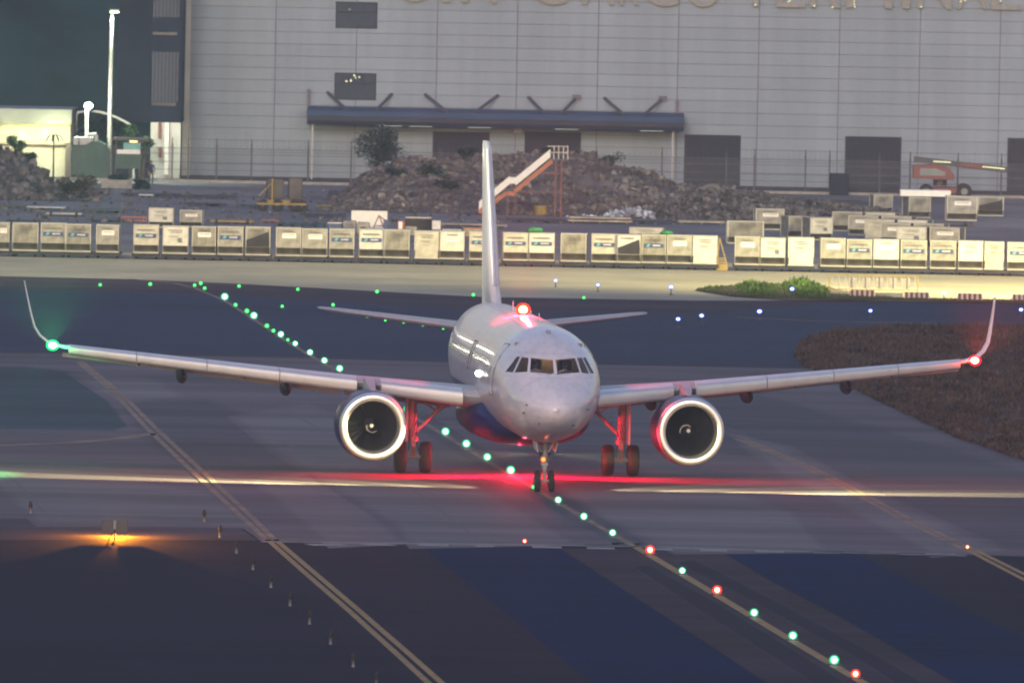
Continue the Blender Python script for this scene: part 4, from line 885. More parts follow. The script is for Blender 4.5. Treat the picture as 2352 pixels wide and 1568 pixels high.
# ================================================================== CONTAINER ROW
def make_uld(style, w=1.43, h=1.60, d=1.95):
    """aluminium air-cargo container: full-width curtain, lower part cut inwards, base rail"""
    t = empty('cargo_container'); x = w / 2
    sh = MB(); prof = [(.46, .04), (.05, .46), (.03, h - .03), (.06, h), (d - .03, h), (d, h - .03), (d, .04)]
    sh.xprism(prof, -x + .03, x - .03); sh.build('shell', M['uld_shell'], t)
    fr = MB()
    for s_ in (-1, 1):
        fr.bar((s_ * (x - .025), .02, .46), (s_ * (x - .025), .02, h), .05, .06); fr.bar((s_ * (x - .025), .02, .47), (s_ * (x - .025), .44, .05), .05, .05)
        fr.bar((s_ * (x - .02), .0, h - .02), (s_ * (x - .02), d, h - .02), .05, .05)
        fr.bar((s_ * (x - .02), d, .0), (s_ * (x - .02), d, h), .05, .05)
    fr.bar((-x, .02, h - .02), (x, .02, h - .02), .07, .06); fr.build('frame', M['uld_rail'], t)
    fm = {'band': 'uld_front_a', 'teal': 'uld_front_a', 'plain': 'uld_front_b', 'white': 'uld_front_c', 'label': 'uld_front_b', 'tarp': 'uld_front_a', 'print': 'uld_front_c', 'full': 'uld_front_a'}[style]
    cu = MB(); nx, nz = 10, 8; z0 = .47 if style != 'full' else .05; vs = []
    for j in range(nz + 1):
        for i in range(nx + 1):
            a, c = i / nx, j / nz
            vs.append((-x + .055 + (w - .11) * a, -.012 + .02 * math.sin(a * 9 + c * 4) * math.sin(c * 3.1) * math.sin(a * 3.1), z0 + (h - .06 - z0) * c))
    cu.add(vs, [(j * (nx + 1) + i, j * (nx + 1) + i + 1, (j + 1) * (nx + 1) + i + 1, (j + 1) * (nx + 1) + i) for j in range(nz) for i in range(nx)])
    cu.build('curtain', M[fm], t, smooth=60, fix=False)
    if style != 'full':
        lp = MB(); lp.add([(-x + .05, .035, .45), (x - .05, .035, .45), (x - .05, .435, .07), (-x + .05, .435, .07)], [(0, 1, 2, 3)]); lp.build('lower_panel', M['uld_low_shaded'], t)
    rl = MB(); rl.bbox(-x - .01, x + .01, -.02, .08, 0, .075, .01); rl.box(-x, x, .08, d, 0, .04); rl.build('base', M['uld_rail'], t)
    ink = MB()
    if style in ('band', 'teal'):
        bd = MB(); bd.box(-.57, .57, -.048, -.040, .88, 1.10); q = bd.build('label_band', M['sticker_blue'], t)
        lg = MB(); lg.add([(-.46, -.052, .92), (-.30, -.052, .92), (-.20, -.052, 1.07), (-.36, -.052, 1.07)], [(0, 1, 2, 3)]); lg.build('emblem', M['sticker_teal'], q)
        tx = MB(); xx = -.06
        while xx < .36: l = random.uniform(.03, .05); tx.box(xx, xx + l, -.053, -.049, .965, 1.035); xx += l + .018
        tx.build('lettering', M['sticker_white'], q)
        xx = -.50
        while xx < .46: l = random.uniform(.04, .075); ink.box(xx, xx + l * .8, -.046, -.040, 1.26, 1.36); xx += l + .02
    elif style in ('label', 'white'):
        bd = MB(); bd.box(-.36, .42, -.048, -.040, 1.0, 1.27) ; q = bd.build('label_plate', M['sticker_white'], t)
        tx = MB(); xx = -.26
        while xx < .30: l = random.uniform(.03, .06); tx.box(xx, xx + l, -.053, -.049, 1.16, 1.20); xx += l + .012
        tx.build('lettering', M['ink'], q)
        xx = -.30
        while xx < .3: l = random.uniform(.04, .07); ink.box(xx, xx + l, -.046, -.040, 1.36, 1.42); xx += l + .02
    elif style == 'tarp':
        bd = MB(); bd.add([(-x + .05, -.055, .86), (x - .1, -.055, 1.35), (x - .05, -.055, .80), (x - .06, -.055, .5), (-x + .06, -.055, .5)], [(0, 1, 2, 3, 4)]); bd.build('tarpaulin', M['deck'], t)
        xx = -.5
        while xx < .3: l = random.uniform(.04, .075); ink.box(xx, xx + l, -.046, -.040, 1.36, 1.44); xx += l + .02
    else:
        for z_, a, c in ((1.34, -.42, .40), (1.22, -.30, .36), (.98, -.38, .12)):
            xx = a
            while xx < c: l = random.uniform(.03, .08); ink.box(xx, xx + l, -.046, -.040, z_, z_ + .05); xx += l + .02
        if style == 'print':
            pr = MB(); pr.box(.12, .36, -.046, -.040, .66, .92); pr.build('printed_panel', M['ink'], t)
    if ink.v: ink.build('lettering', M['ink'], t)
    return t
def make_dolly(w=1.6):
    t = empty('container_dolly'); b = MB(); b.bbox(-w / 2, w / 2, -.1, 2.1, .24, .34, .02); b.bar((-w / 2, -.12, .20), (w / 2, -.12, .20), .05, .12); b.build('deck', M['deck'], t)
    for x in (-.55, .55):
        for y in (.15, 1.8):
            q = MB(); q.lathe([(-.05, .04), (-.06, .14), (-.04, .17), (.04, .17), (.06, .14), (.05, .04)], (x, y, .17), 'x', 14, closed=True); q.build('wheel', M['tyre'], t, smooth=40)
    b = MB(); b.bar((-w / 2, .4, .22), (-w / 2 - .16, .4, .22), .06, .05); b.build('drawbar', M['yellow_paint'], t)
    return t
ROW = [(-8, 21, 'label'), (28, 87, 'plain'), (93, 150, 'teal'), (150, 208, 'teal'), (220, 272, 'white'), (306, 364, 'band'), (373, 432, 'print'), (440, 495, 'label'), (499, 558, 'band'), (563, 620, 'tarp'),
       (633, 691, 'label'), (693, 751, 'white'), (756, 813, 'band'), (824, 881, 'band'), (882, 940, 'plain'), (951, 1007, 'full'), (1009, 1066, 'label'), (1077, 1135, 'band'), (1155, 1212, 'band'),
       (1214, 1273, 'band'), (1287, 1346, 'plain'), (1358, 1416, 'band'), (1417, 1471, 'tarp'), (1473, 1529, 'band'), (1531, 1588, 'label'), (1590, 1647, 'full'), (1687, 1744, 'white'), (1746, 1803, 'print'), (1809, 1869, 'full'),
       (1884, 1941, 'label'), (1944, 2002, 'band'), (2005, 2064, 'white'), (2068, 2128, 'teal'), (2136, 2195, 'teal'), (2200, 2257, 'plain'), (2260, 2305, 'full'), (2313, 2372, 'band')]
SD = {'label': 'cream container with a white label', 'plain': 'plain grey-cream container', 'teal': 'container with blue band', 'white': 'bright white-fronted container',
      'band': 'container with blue lettered band', 'print': 'white container with dark square', 'tarp': 'container half covered by tarpaulin', 'full': 'all-cream container'}
pu, pd = {}, None; ROWY = 684.5
for i, (a, c, st) in enumerate(ROW):
    um = (a + c) / 2; vb = 606.5 + (um - 1176) * ROLL * 1.0
    x = W(um, vb, ROWY).x; sx = (c - a) / 57.6 * 1.0; yy = ROWY + random.uniform(-.12, .12)
    lab = '%s, %s from the left in the front row' % (SD[st], ordn(i)); grp = 'containers on the front dolly row'
    if pd is None: pd = make_dolly(); o = pd
    else: o = dup(pd, (0, 0, 0))
    o.location = (x, yy, 0); tag(o, 'low dark dolly under the %s container from the left' % ordn(i), 'dolly', 'dollies under the front containers')
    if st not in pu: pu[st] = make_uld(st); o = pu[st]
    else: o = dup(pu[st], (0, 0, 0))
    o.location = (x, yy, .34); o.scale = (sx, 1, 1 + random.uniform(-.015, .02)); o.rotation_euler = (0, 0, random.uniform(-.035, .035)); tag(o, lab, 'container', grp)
    if i < 13 and i not in (5, 6, 11):  # left end: darker curtains in place of weaker floodlight
        for ch in o.children:
            if ch.name.startswith('curtain'): ch.material_slots[0].link = 'OBJECT'; ch.material_slots[0].material = M[('uld_front_b', 'uld_dirty_dim')[i % 2]]
    elif i % 3 == 1 or i % 7 == 2:
        for ch in o.children:
            if ch.name.startswith('curtain'): ch.material_slots[0].link = 'OBJECT'; ch.material_slots[0].material = M[('uld_front_b', 'uld_dirty_dim', 'uld_front_c')[(i * 5) % 3]]
# containers behind
def back_uld(st, u, vbot, wpx, hpx, rz, label, group='containers standing behind the front row', zbase=0.0):
    p = G(u, vbot); k = F / p.y
    if st not in pu: pu[st] = make_uld(st); o = pu[st]
    else: o = dup(pu[st], (0, 0, 0))
    o.location = (p.x, p.y, zbase); o.scale = (wpx / k / 1.43, 1, hpx / k / 1.6); o.rotation_euler = (0, 0, rz); tag(o, label, 'container', group); return o
for args in (('print', 369, 523, 56, 45, 0, 'pale container with a dark square print behind the front row at left'),
             ('white', 438, 522, 51, 39, -.03, 'white container beside the dark-print one behind the front row at left'),
             ('plain', 1712, 560, 84, 52, .02, 'wide grey container with dark panels behind the front row, left one of the right-hand group'),
             ('label', 1768, 528, 66, 48, .05, 'tall container with a bright white front behind the wide grey one'),
             ('print', 1886, 552, 54, 52, .25, 'white-fronted container with a small red mark, right of the tall white one'),
             ('plain', 1835, 545, 50, 48, .25, 'grey container side-on between the tall white one and the red-marked one'),
             ('plain', 2028, 490, 44, 42, .12, 'small container with coloured marks at the back, left of the back three'),
             ('plain', 2112, 501, 52, 48, .2, 'container with slanted side at the back, middle of the back three'),
             ('white', 2209, 507, 70, 56, .02, 'large pale container with a thin red line at the back, right of the back three'),
             ('tarp', 2275, 496, 60, 44, 0, 'dark boxy container on a pedestal at the far right back'),
             ('full', 1483, 560, 76, 37, -.06, 'low cream crate with an orange rim standing above the front row')):
    back_uld(*args)
b = MB(); 
k = 0
for r_ in range(5):          # the long receding double row at right
    for c_ in range(2):
        u = 1975 + r_ * 32 + c_ * 76 * (1 if r_ > 1 else .9); v = 548 + r_ * 5.5 - (10 if c_ == 0 else 8)
        o = back_uld(('plain', 'label', 'full', 'white', 'print')[(r_ + 2 * c_) % 5], 1945 + r_ * 37 + c_ * 76, 531 + r_ * 9.5 + c_ * 1.5, 70, 44 + r_, -.22, 'container in the receding right-hand block, %s row from the back, %s' % (ordn(r_), ('left one', 'right one')[c_]), 'receding block of containers at right'); k += 1
for nm, u0, u1, v0, v1, mt, lab in (('flat_pallet', 2068, 2184, 437, 450, 'sticker_white', 'bright white flat load on top of the back containers'),):
    Y = G(2120, 501).y; x0, x1, z0, z1 = rect(u0, v0, u1, v1, Y); b = MB(); b.bbox(x0, x1, Y - .1, Y + 1.7, z0, z1, .03); b.bar((x0, Y - .12, z0), (x1, Y - .12, z0), .05, .05); tag(b.build(nm, M[mt]), lab, 'pallet')

# ================================================================== YARD OBJECTS
def pxbox(name, u0, v0, u1, v1, depth, mat, label, cat, group=None, rz=0., dark=None, legs=False, lip=None):
    """box standing on the ground whose front covers the given photo rectangle"""
    um = (u0 + u1) / 2; p = G(um, v1); k = F / p.y; w = (u1 - u0) / k; h = (v1 - v0) / k
    t = empty(name, p, rz, label, cat, group)
    z0 = .18 if legs else 0
    b = MB(); b.bbox(-w / 2, w / 2, 0, depth, z0, h, min(.04, h * .15)); b.build('body', M[mat], t)
    if dark:
        d = MB(); x0, x1, a, c = dark[:4]; d.box(-w / 2 + w * x0, -w / 2 + w * x1, -.02, .01, h * a, h * c); d.build('panel', M[dark[4]], t)
    if legs:
        for sx in (-1, 1):
            q = MB(); q.box(sx * w * .42 - .06, sx * w * .42 + .06, .05, .15, 0, z0 + .01); q.box(sx * w * .42 - .06, sx * w * .42 + .06, depth - .15, depth - .05, 0, z0 + .01); q.build('leg', M['dark_metal'], t)
    if lip:
        q = MB(); q.bar((-w / 2, -.02, h), (w / 2, -.02, h), .07, .07); q.build('rim', M[lip], t)
    return t
pxbox('crate', 752, 512, 785, 536, 1.2, 'blue_box', 'small blue crate behind the thirteenth container', 'crate', lip='steel')
pxbox('crate', 787, 507, 818, 536, 1.1, 'uld_shell', 'dented metal crate in the scrap cluster, left one', 'crate', dark=(.2, .8, .2, .8, 'ink'))
pxbox('crate', 819, 511, 849, 537, 1.1, 'uld_front_b', 'dented metal crate in the scrap cluster, right one', 'crate', dark=(.3, .7, .1, .6, 'deck'))
pxbox('crate', 913, 507, 931, 540, .6, 'orange_paint', 'narrow orange and white cabinet in the scrap cluster', 'cabinet', dark=(.1, .6, .3, .95, 'sticker_white'))
pxbox('open_container', 930, 500, 990, 541, 1.6, 'deck', 'dark open container with a pale roof edge behind the front row', 'container', lip='uld_rail', dark=(.02, .45, .02, .5, 'uld_front_b'))
pxbox('crate', 990, 503, 1014, 543, 1.2, 'blue_box', 'blue-grey lattice crate beside the dark open container', 'crate', dark=(.1, .9, .4, .9, 'steel'))
pxbox('crate', 1016, 528, 1060, 544, 1.0, 'dark_metal', 'low dark crate behind the seventeenth container', 'crate', lip='steel')
pxbox('crate', 1064, 524, 1108, 544, 1.0, 'pallet', 'low pinkish crate left of the tail fin', 'crate', lip='orange_paint')
# white hoarding with curved scrap
p = G(848, 535); t = empty('hoarding', p, 0, 'white board leaning behind the scrap cluster', 'board'); b = MB(); b.bbox(-1.15, 1.1, 1.0, 1.12, .1, 1.35, .02); b.build('board', M['sticker_white'], t); b = MB(); b.bar((-1.0, 1.15, 0), (-1.0, 1.15, 1.3), .06, .06); b.bar((1.0, 1.15, 0), (1.0, 1.15, 1.3), .06, .06); b.build('post', M['dark_metal'], t)
p = G(870, 537); b = MB(); b.bar((-.5, 0, 0), (0, 0, 1.15), .07, .07); b.bar((.45, 0, 0), (0, 0, 1.15), .07, .07); b.bar((-.3, 0, .5), (.3, 0, .5), .05, .05); b.bar((0, 0, 1.1), (.55, .1, .75), .06, .06)
o = b.build('trestle', M['red_paint']); o.location = p; tag(o, 'red steel A-frame trestle in the scrap cluster', 'trestle')
p = G(895, 538); b = MB(); r0 = []; r1 = []
for k in range(9): a = math.pi * k / 16; r0.append((-.4 + .85 * math.cos(a), .9 * math.sin(a)))
b.prism(r0 + [(-.4, 0)], 0, .8); o = b.build('curved_shell', M['blue_box']); o.location = p; tag(o, 'blue curved metal shell lying beside the red trestle', 'shell')
# tarp on containers 11-12
x0, x1, z0, z1 = rect(628, 520, 747, 533, ROWY); b = MB(); vs = []
for j in range(5):
    for i in range(17):
        vs.append((x0 + (x1 - x0) * i / 16, ROWY + .1 + j * .45, 1.99 + .16 * math.sin(i * .9 + j) ** 2 + (.12 if j in (2, 3) else 0) + random.uniform(0, .03)))
vs2 = [(a, b_, c - .05) for a, b_, c in vs]; nf = [(j * 17 + i, j * 17 + i + 1, (j + 1) * 17 + i + 1, (j + 1) * 17 + i) for j in range(4) for i in range(16)]
b.add(vs, nf); tag(b.build('tarpaulin', M['tarp'], smooth=60, fix=False), 'dark green tarpaulin folded on top of two front containers', 'tarpaulin')
for u, v, r_, lb in ((1227, 546, .33, 'green cloth bundle on a front container right of the tail fin'), (1530, 554, .26, 'green cloth bundle on a front container beside the orange-rimmed crate')):
    q = W(u, v, ROWY + .6); b = MB(); b.ball((0, 0, 0), (r_ * 1.5, .4, r_ * .5), 10)
    b.v = [(x + random.uniform(-.04, .04), y, z + random.uniform(-.05, .05)) for x, y, z in b.v]; o = b.build('cloth_bundle', M['cloth_green'], smooth=60); o.location = (q.x, q.y, 2.06); tag(o, lb, 'cloth')
# yellow ladder-like frame between containers
q = W(1656, 585, ROWY); b = MB()
b.bar((-.2, 0, .35), (-.1, 0, 1.9), .06, .06); b.bar((.35, 0, .35), (-.1, 0, 1.9), .06, .06)
for k in range(3): b.bar((-.2, 0, .45 + .12 * k), (.34 - .03 * k, 0, .45 + .12 * k), .05, .06)
b.bbox(-.25, .4, -.1, .4, 0, .36, .02); o = b.build('step_frame', M['yellow_paint']); o.location = (q.x, ROWY + .3, 0); tag(o, 'yellow triangular step frame between two front containers', 'frame')
# flat dollies, pallets and racks in the yard
def flat(u0, v0, u1, v1, mat, label, cat='pallet', rz=0., name='flat_pallet', group='flat pallets and dollies in the yard', wheels=False, stack=1):
    um = (u0 + u1) / 2; p = G(um, v1); k = F / p.y; w = (u1 - u0) / k; h = max(.12, (v1 - v0) / k * .45)
    t = empty(name, p, rz, label, cat, group)
    for s_ in range(stack):
        z = .12 + s_ * (h * .9); b = MB(); b.bbox(-w / 2 + s_ * .1, w / 2 - s_ * .07, 0, 2.2, z, z + h * .5, .02); b.build('deck', M[mat], t)
    for x in (-.42, 0, .42):
        b = MB(); b.box(x * w - .08, x * w + .08, .04, 2.1, 0, .12); b.build('runner', M['dark_metal'], t)
    if wheels:
        for x in (-.36, .36):
            q = MB(); q.lathe([(-.06, .05), (-.07, .16), (.07, .16), (.06, .05)], (x * w, .0, .16), 'x', 12, closed=True); q.build('wheel', M['tyre'], t, smooth=40)
    return t
flat(105, 484, 187, 497, 'uld_rail', 'pale flat trolley on the yard at far left', 'trolley', wheels=True, name='flat_trolley')
flat(278, 439, 410, 452, 'deck', 'long dark flat pallet near the fence at left'); flat(400, 441, 542, 457, 'deck', 'second long dark flat pallet near the fence, right of the first')
flat(318, 447, 352, 453, 'sticker_white', 'thin white sheet lying by the long dark pallets')
flat(193, 470, 284, 489, 'tarp', 'dark sloping ramp plate in the yard at left', 'ramp', rz=.05)
flat(0, 462, 70, 478, 'dark_metal', 'dark scrap plate at the far left of the yard'); flat(60, 470, 150, 482, 'steel', 'grey scrap plate right of the dark one at far left'); flat(200, 495, 285, 510, 'tarp', 'greenish flat dolly left of the orange rack', wheels=True)
flat(12, 500, 90, 515, 'deck', 'dark flat dolly just above the second container', wheels=True); flat(420, 466, 520, 474, 'deck', 'thin dark plate in the middle of the left yard'); flat(545, 468, 600, 476, 'green_paint', 'thin greenish plate left of the machinery')
flat(483, 497, 583, 515, 'yellow_paint', 'yellow-framed flat dolly right of the two pale containers', 'dolly', wheels=True, name='flat_dolly')
flat(690, 488, 790, 500, 'deck', 'dark flat pallet behind the blue crate'); flat(725, 472, 770, 479, 'yellow_paint', 'thin yellow plate behind the blue crate')
flat(890, 470, 985, 482, 'steel', 'tilted grey plate in front of the rubble', rz=.04); flat(1013, 512, 1110, 521, 'pallet', 'long pale bar-like pallet left of the tail fin')
flat(1160, 497, 1300, 512, 'deck', 'dark pallet stack under the stairs'); flat(1304, 497, 1452, 514, 'pallet', 'long pale timber pallet right of the stairs', stack=2); flat(1455, 503, 1555, 515, 'deck', 'dark flat pallet right of the long timber one')
flat(1558, 499, 1665, 516, 'pallet', 'pale flat pallet left of the wide grey container'); flat(2087, 500, 2237, 519, 'dark_metal', 'dark low dolly under the back containers at right', 'dolly', wheels=True, name='flat_dolly')
flat(1120, 512, 1165, 524, 'pallet', 'short pale pallet behind the tail fin'); flat(600, 505, 640, 512, 'orange_paint', 'small orange plate above the tarpaulin')
p = G(308, 510); b = MB()
for k in range(9): b.bar((-.75 + k * .19, 0, .0), (-.75 + k * .19, 0, .32), .04, .05)
b.bar((-.8, 0, .32), (.8, 0, .32), .06, .05); b.bar((-.8, 0, .08), (.8, 0, .08), .06, .05); o = b.build('pallet_rack', M['orange_paint']); o.location = p; tag(o, 'low orange rack left of the dark-print container', 'rack')
p = G(1243, 495); b = MB(); b.lathe([(0, .44), (.05, .46), (.35, .45), (.62, .46), (.66, .44), (.66, .01)], (0, 0, 0), 'z', 18); o = b.build('barrel', M['yellow_paint'], smooth=30); o.location = p; tag(o, 'ochre barrel standing at the foot of the rubble by the stairs', 'barrel')
# machinery cluster
p = G(645, 486); t = empty('ground_loader', p, .1, 'old brown and yellow loader standing in the yard left of the rubble', 'loader')
b = MB(); b.bbox(-1.5, 1.6, 0, 1.8, .55, .75, .03); b.bar((-1.6, 0, .5), (1.7, 0, .5), .1, .12); b.build('chassis', M['yellow_paint'], t)
b = MB(); b.bbox(-.9, .2, .3, 1.5, .8, 2.1, .08); b.build('cab', M['rubble'], t); b = MB(); b.bbox(.55, 1.45, .4, 1.4, .8, 2.2, .06); b.build('engine_box', M['rubble'], t)
b = MB(); b.bar((-.6, -.05, .7), (-.6, -.05, 2.2), .09, .09); b.bar((-1.5, 0, 1.0), (-.6, 0, 1.9), .07, .07); b.build('mast', M['yellow_paint'], t)
for x in (-1.2, -.2, .9, 1.4):
    q = MB(); q.lathe([(-.12, .1), (-.13, .36), (-.1, .4), (.1, .4), (.13, .36), (.12, .1)], (0, 0, 0), 'y', 16, closed=True); w_ = q.build('wheel', M['tyre'], t, smooth=40); w_.location = (x, .1, .4)

# rubble heap -----------------------------------------------------------------
CR = [(740, 470), (780, 447), (800, 420), (822, 400), (850, 384), (900, 368), (950, 357), (1010, 353), (1060, 352), (1120, 348), (1180, 345), (1240, 343), (1290, 346), (1340, 352), (1390, 366), (1430, 378), (1470, 392), (1500, 402), (1540, 416), (1600, 422), (1640, 419), (1680, 428), (1710, 440), (1800, 452), (1880, 462), (1960, 470), (2020, 478)]
def crest(u):
    for (a, va), (c, vc) in zip(CR, CR[1:]):
        if u <= c: return va + (vc - va) * (u - a) / (c - a)
    return CR[-1][1]
def heap(name, CRs, Yf, Yb, mat, label, nrock, rr, seed):
    random.seed(seed); Yc = Yf + (Yb - Yf) * .6; k = F / Yc
    ua, ub = CRs[0][0], CRs[-1][0]
    def h(x, y):
        u = 1176 + x * k
        if u < ua or u > ub: return 0
        for (a, va), (c, vc) in zip(CRs, CRs[1:]):
            if u <= c: v = va + (vc - va) * (u - a) / (c - a); break
        zc = max(.1, W(u, v, Yc).z); t = (y - Yf) / (Yc - Yf)
        f = math.sin(min(1, max(0, t)) * math.pi / 2) ** 1.0 if t <= 1 else max(0, 1 - ((y - Yc) / (Yb - Yc)) ** 2)
        bumps = .32 * math.sin(x * 1.1 + y * .5) * math.sin(y * .35 - x * .4) + .18 * math.sin(x * 2.7 + 1) * math.sin(y * 1.3)
        return max(0, (zc - .25) * f * (.94 + .06 * math.sin(y * .8 + x)) + bumps * f * (1 - abs(f - .5) * .8))
    x0, x1 = (ua - 1176) / k, (ub - 1176) / k; nx, ny = 120, 26; b = MB()
    b.add([(x0 + (x1 - x0) * i / nx, Yf + (Yb - Yf) * j / ny, h(x0 + (x1 - x0) * i / nx, Yf + (Yb - Yf) * j / ny) + random.uniform(-.06, .06) + .02) for j in range(ny + 1) for i in range(nx + 1)],
          [(j * (nx + 1) + i, j * (nx + 1) + i + 1, (j + 1) * (nx + 1) + i + 1, (j + 1) * (nx + 1) + i) for j in range(ny) for i in range(nx)])
    for _ in range(nrock):
        x = random.uniform(x0, x1); y = Yf + (Yc + 3 - Yf) * random.random(); z = h(x, y)
        if z < .05 and random.random() < .6: continue
        r = rr * random.choice((.4, .5, .6, .8, 1.0, 1.5)); b.rock((x, y, z + r * .15), r)
    o = b.build(name, M[mat], fix=False); tag(o, label, 'rubble', kind='stuff'); random.seed(11)
    return h
WEEDS = []
HC = heap('rubble_heap', CR, 795, 852, 'rubble', 'long heap of broken stone and earth in front of the terminal', 9500, .17, 3)
heap('rubble_heap', [(1500, 470), (1560, 440), (1620, 424), (1680, 430), (1800, 455), (1900, 468), (2020, 480), (2060, 492)], 790, 812, 'rubble_grey', 'grey broken-concrete heap at the right end of the stone heap', 2800, .18, 4)
heap('rubble_heap', [(-400, 340), (-100, 318), (0, 338), (30, 352), (62, 375), (90, 392), (110, 412), (150, 430), (200, 442), (240, 452)], 808, 845, 'rubble_grey', 'dark earth heap with concrete chunks at the far left', 1500, .30, 5)
hc = HC; b = MB(); kk = F / 818
for _ in range(620):
    u = random.uniform(800, 1700); x = (u - 1176) / kk; y = random.uniform(796, 832)
    if math.sin(x * .8 + 1) + math.sin(y * .33 + x * .5) < random.uniform(-.6, 1.6): continue
    z = hc(x, y)
    if z > .2: b.rock((x, y, z + .12), random.uniform(.12, .32), .6)
tag(b.build('concrete_rubble', M['pale_rubble'], fix=False), 'pale broken concrete blocks lying on the long stone heap', 'rubble', kind='stuff')
for i, (u, y, r_) in enumerate(((985, 812, 1.0), (1060, 826, .9), (1020, 806, .8), (1400, 826, .9), (1340, 831, .8), (1665, 812, .8), (905, 815, .8), (1250, 829, .7))):
    x = (u - 1176) / kk; WEEDS.append((x, y, hc(x, y), r_, ('dark weeds growing on the rubble left of the tail fin', 'dark shrub near the crest of the rubble left of the tail fin', 'low dark weeds low on the rubble left of the tail fin', 'dark weeds on the rubble right of the stairs', 'small dark shrub at the crest right of the stairs', 'dark weeds on the grey heap at the right end', 'dark weeds on the left shoulder of the rubble', 'dark weeds at the crest by the stairs platform')[i]))
b = MB(); 
for _ in range(420):
    q = G(random.gauss(1450, 55), random.uniform(491, 503)); b.rock((q.x, q.y, random.uniform(.05, .55) * math.exp(-((q.x - G(1450, 497).x) / 1.6) ** 2)), random.uniform(.10, .28), .4)
tag(b.build('plastic_scrap', M['plastic_scrap'], fix=False), 'pile of bluish white plastic scrap at the foot of the rubble', 'scrap', kind='stuff')
b = MB()
for _ in range(900):
    q = G(random.uniform(-40, 1700), random.uniform(440, 512)); b.rock((q.x, q.y, .03), random.uniform(.05, .22), .5)
tag(b.build('yard_debris', M['rubble_grey'], fix=False), 'small stones and scraps scattered over the yard', 'debris', kind='stuff')
p = G(1617, 432); b = MB(); q = W(1628, 428, 815)
b.lathe([(-.28, .45), (-.34, .75), (-.28, .92), (.28, .92), (.34, .75), (.28, .45)], (0, 0, 0), 'y', 26, closed=True); o = b.build('scrap_tyre', M['rubble_grey'], smooth=40); o.location = (q.x, 805, q.z - .5); tag(o, 'big grey half-buried tyre on top of the grey heap before the third door', 'tyre')

# stairs ------------------------------------------------------------------
YS_ = 792.; k = F / YS_
def sp(u, v): q = W(u, v, YS_); return (q.x, q.z)
p0 = G(1195, 497); st = empty('boarding_stairs', (p0.x, YS_, 0), 0, 'mobile stairs with white side rail and orange stringer leaning over the rubble', 'stairs')
def lp(u, v): x, z = sp(u, v); return (x - p0.x, z)
A1, A2, B1, B2, T1 = lp(1098, 466), lp(1172, 404), lp(1194, 404), lp(1272, 345), lp(1296, 345)
for dy, nm in ((0, 'side_rail'), (1.3, 'side_rail')):
    b = MB()
    for a, c in ((lp(1100, 474), lp(1171, 415)), (lp(1184, 419), lp(1264, 354))):
        b.prism([(a[0], a[1] - .22), (c[0], c[1] - .22), (c[0], c[1] + .30), (a[0], a[1] + .30)], dy, dy + .06)
    b.prism([lp(1171, 422), lp(1185, 422), lp(1185, 408), lp(1171, 408)], dy + .01, dy + .05); b.build(nm, M['sticker_white'] if dy == 0 else M['steel'], st)
for dy in (-.02, 1.32):
    b = MB()
    for a, c in ((lp(1100, 488), lp(1163, 444)), (lp(1163, 444), lp(1182, 446)), (lp(1182, 440), lp(1268, 370))): b.bar((a[0], dy, a[1]), (c[0], dy, c[1]), .10, .26)
    b.build('stringer', M['orange_paint'], st)
b = MB()
for a, c, n_ in ((lp(1100, 484), lp(1165, 438), 9), (lp(1184, 434), lp(1266, 368), 12)):
    for i in range(n_): t_ = i / (n_ - 1); x, z = a[0] + (c[0] - a[0]) * t_, a[1] + (c[1] - a[1]) * t_; b.box(x - .14, x + .14, .04, 1.28, z, z + .04)
b.build('steps', M['dark_metal'], st)
b = MB(); a, c = lp(1268, 366), lp(1305, 366); b.box(a[0], c[0], 0, 1.4, a[1] - .1, a[1]); b.build('top_platform', M['dark_metal'], st)
b = MB()
for u in (1272, 1283, 1294, 1304):
    x, z = lp(u, 366); x2, z2 = lp(u, 336); b.bar((x, 0, z), (x, 0, z2), .04, .04); b.bar((x, 1.35, z), (x, 1.35, z2), .04, .04)
for v in (336, 350): x, z = lp(1258, v); x2, _ = lp(1305, v); b.bar((x, 0, z), (x2, 0, z), .04, .04)
x, z = lp(1304, 336); b.bar((x, 0, z), (x, 1.35, z), .04, .04); b.build('platform_railing', M['steel'], st)
b = MB()
for u in (1277, 1290):
    x, z = lp(u, 368)
    for dy in (.1, 1.3): b.bar((x, dy, .0), (x, dy, z), .09, .09)
for u, v in ((1166, 446), (1184, 446)):
    x, z = lp(u, v)
    for dy in (.1, 1.3): b.bar((x, dy, 0), (x, dy, z), .06, .06)
x, z = lp(1240, 398); x2, _ = lp(1290, 398); b.bar((x, .1, z), (x2, .1, z), .07, .07); x, z = lp(1184, 440); x2, z2 = lp(1290, 440); b.bar((x, .1, z), (x2, .1, z), .05, .05)
a, c = lp(1277, 372), lp(1300, 366); b.bar((a[0], .1, a[1] - .4), (c[0], .1, c[1]), .05, .05); b.build('support_post', M['red_paint'], st)
b = MB()
for u in (1110, 1280): x, z = lp(u, 490); b.lathe([(-.05, .06), (-.06, .2), (.06, .2), (.05, .06)], (x, .2, .2), 'y', 12, closed=True)
b.build('wheel', M['tyre'], st)

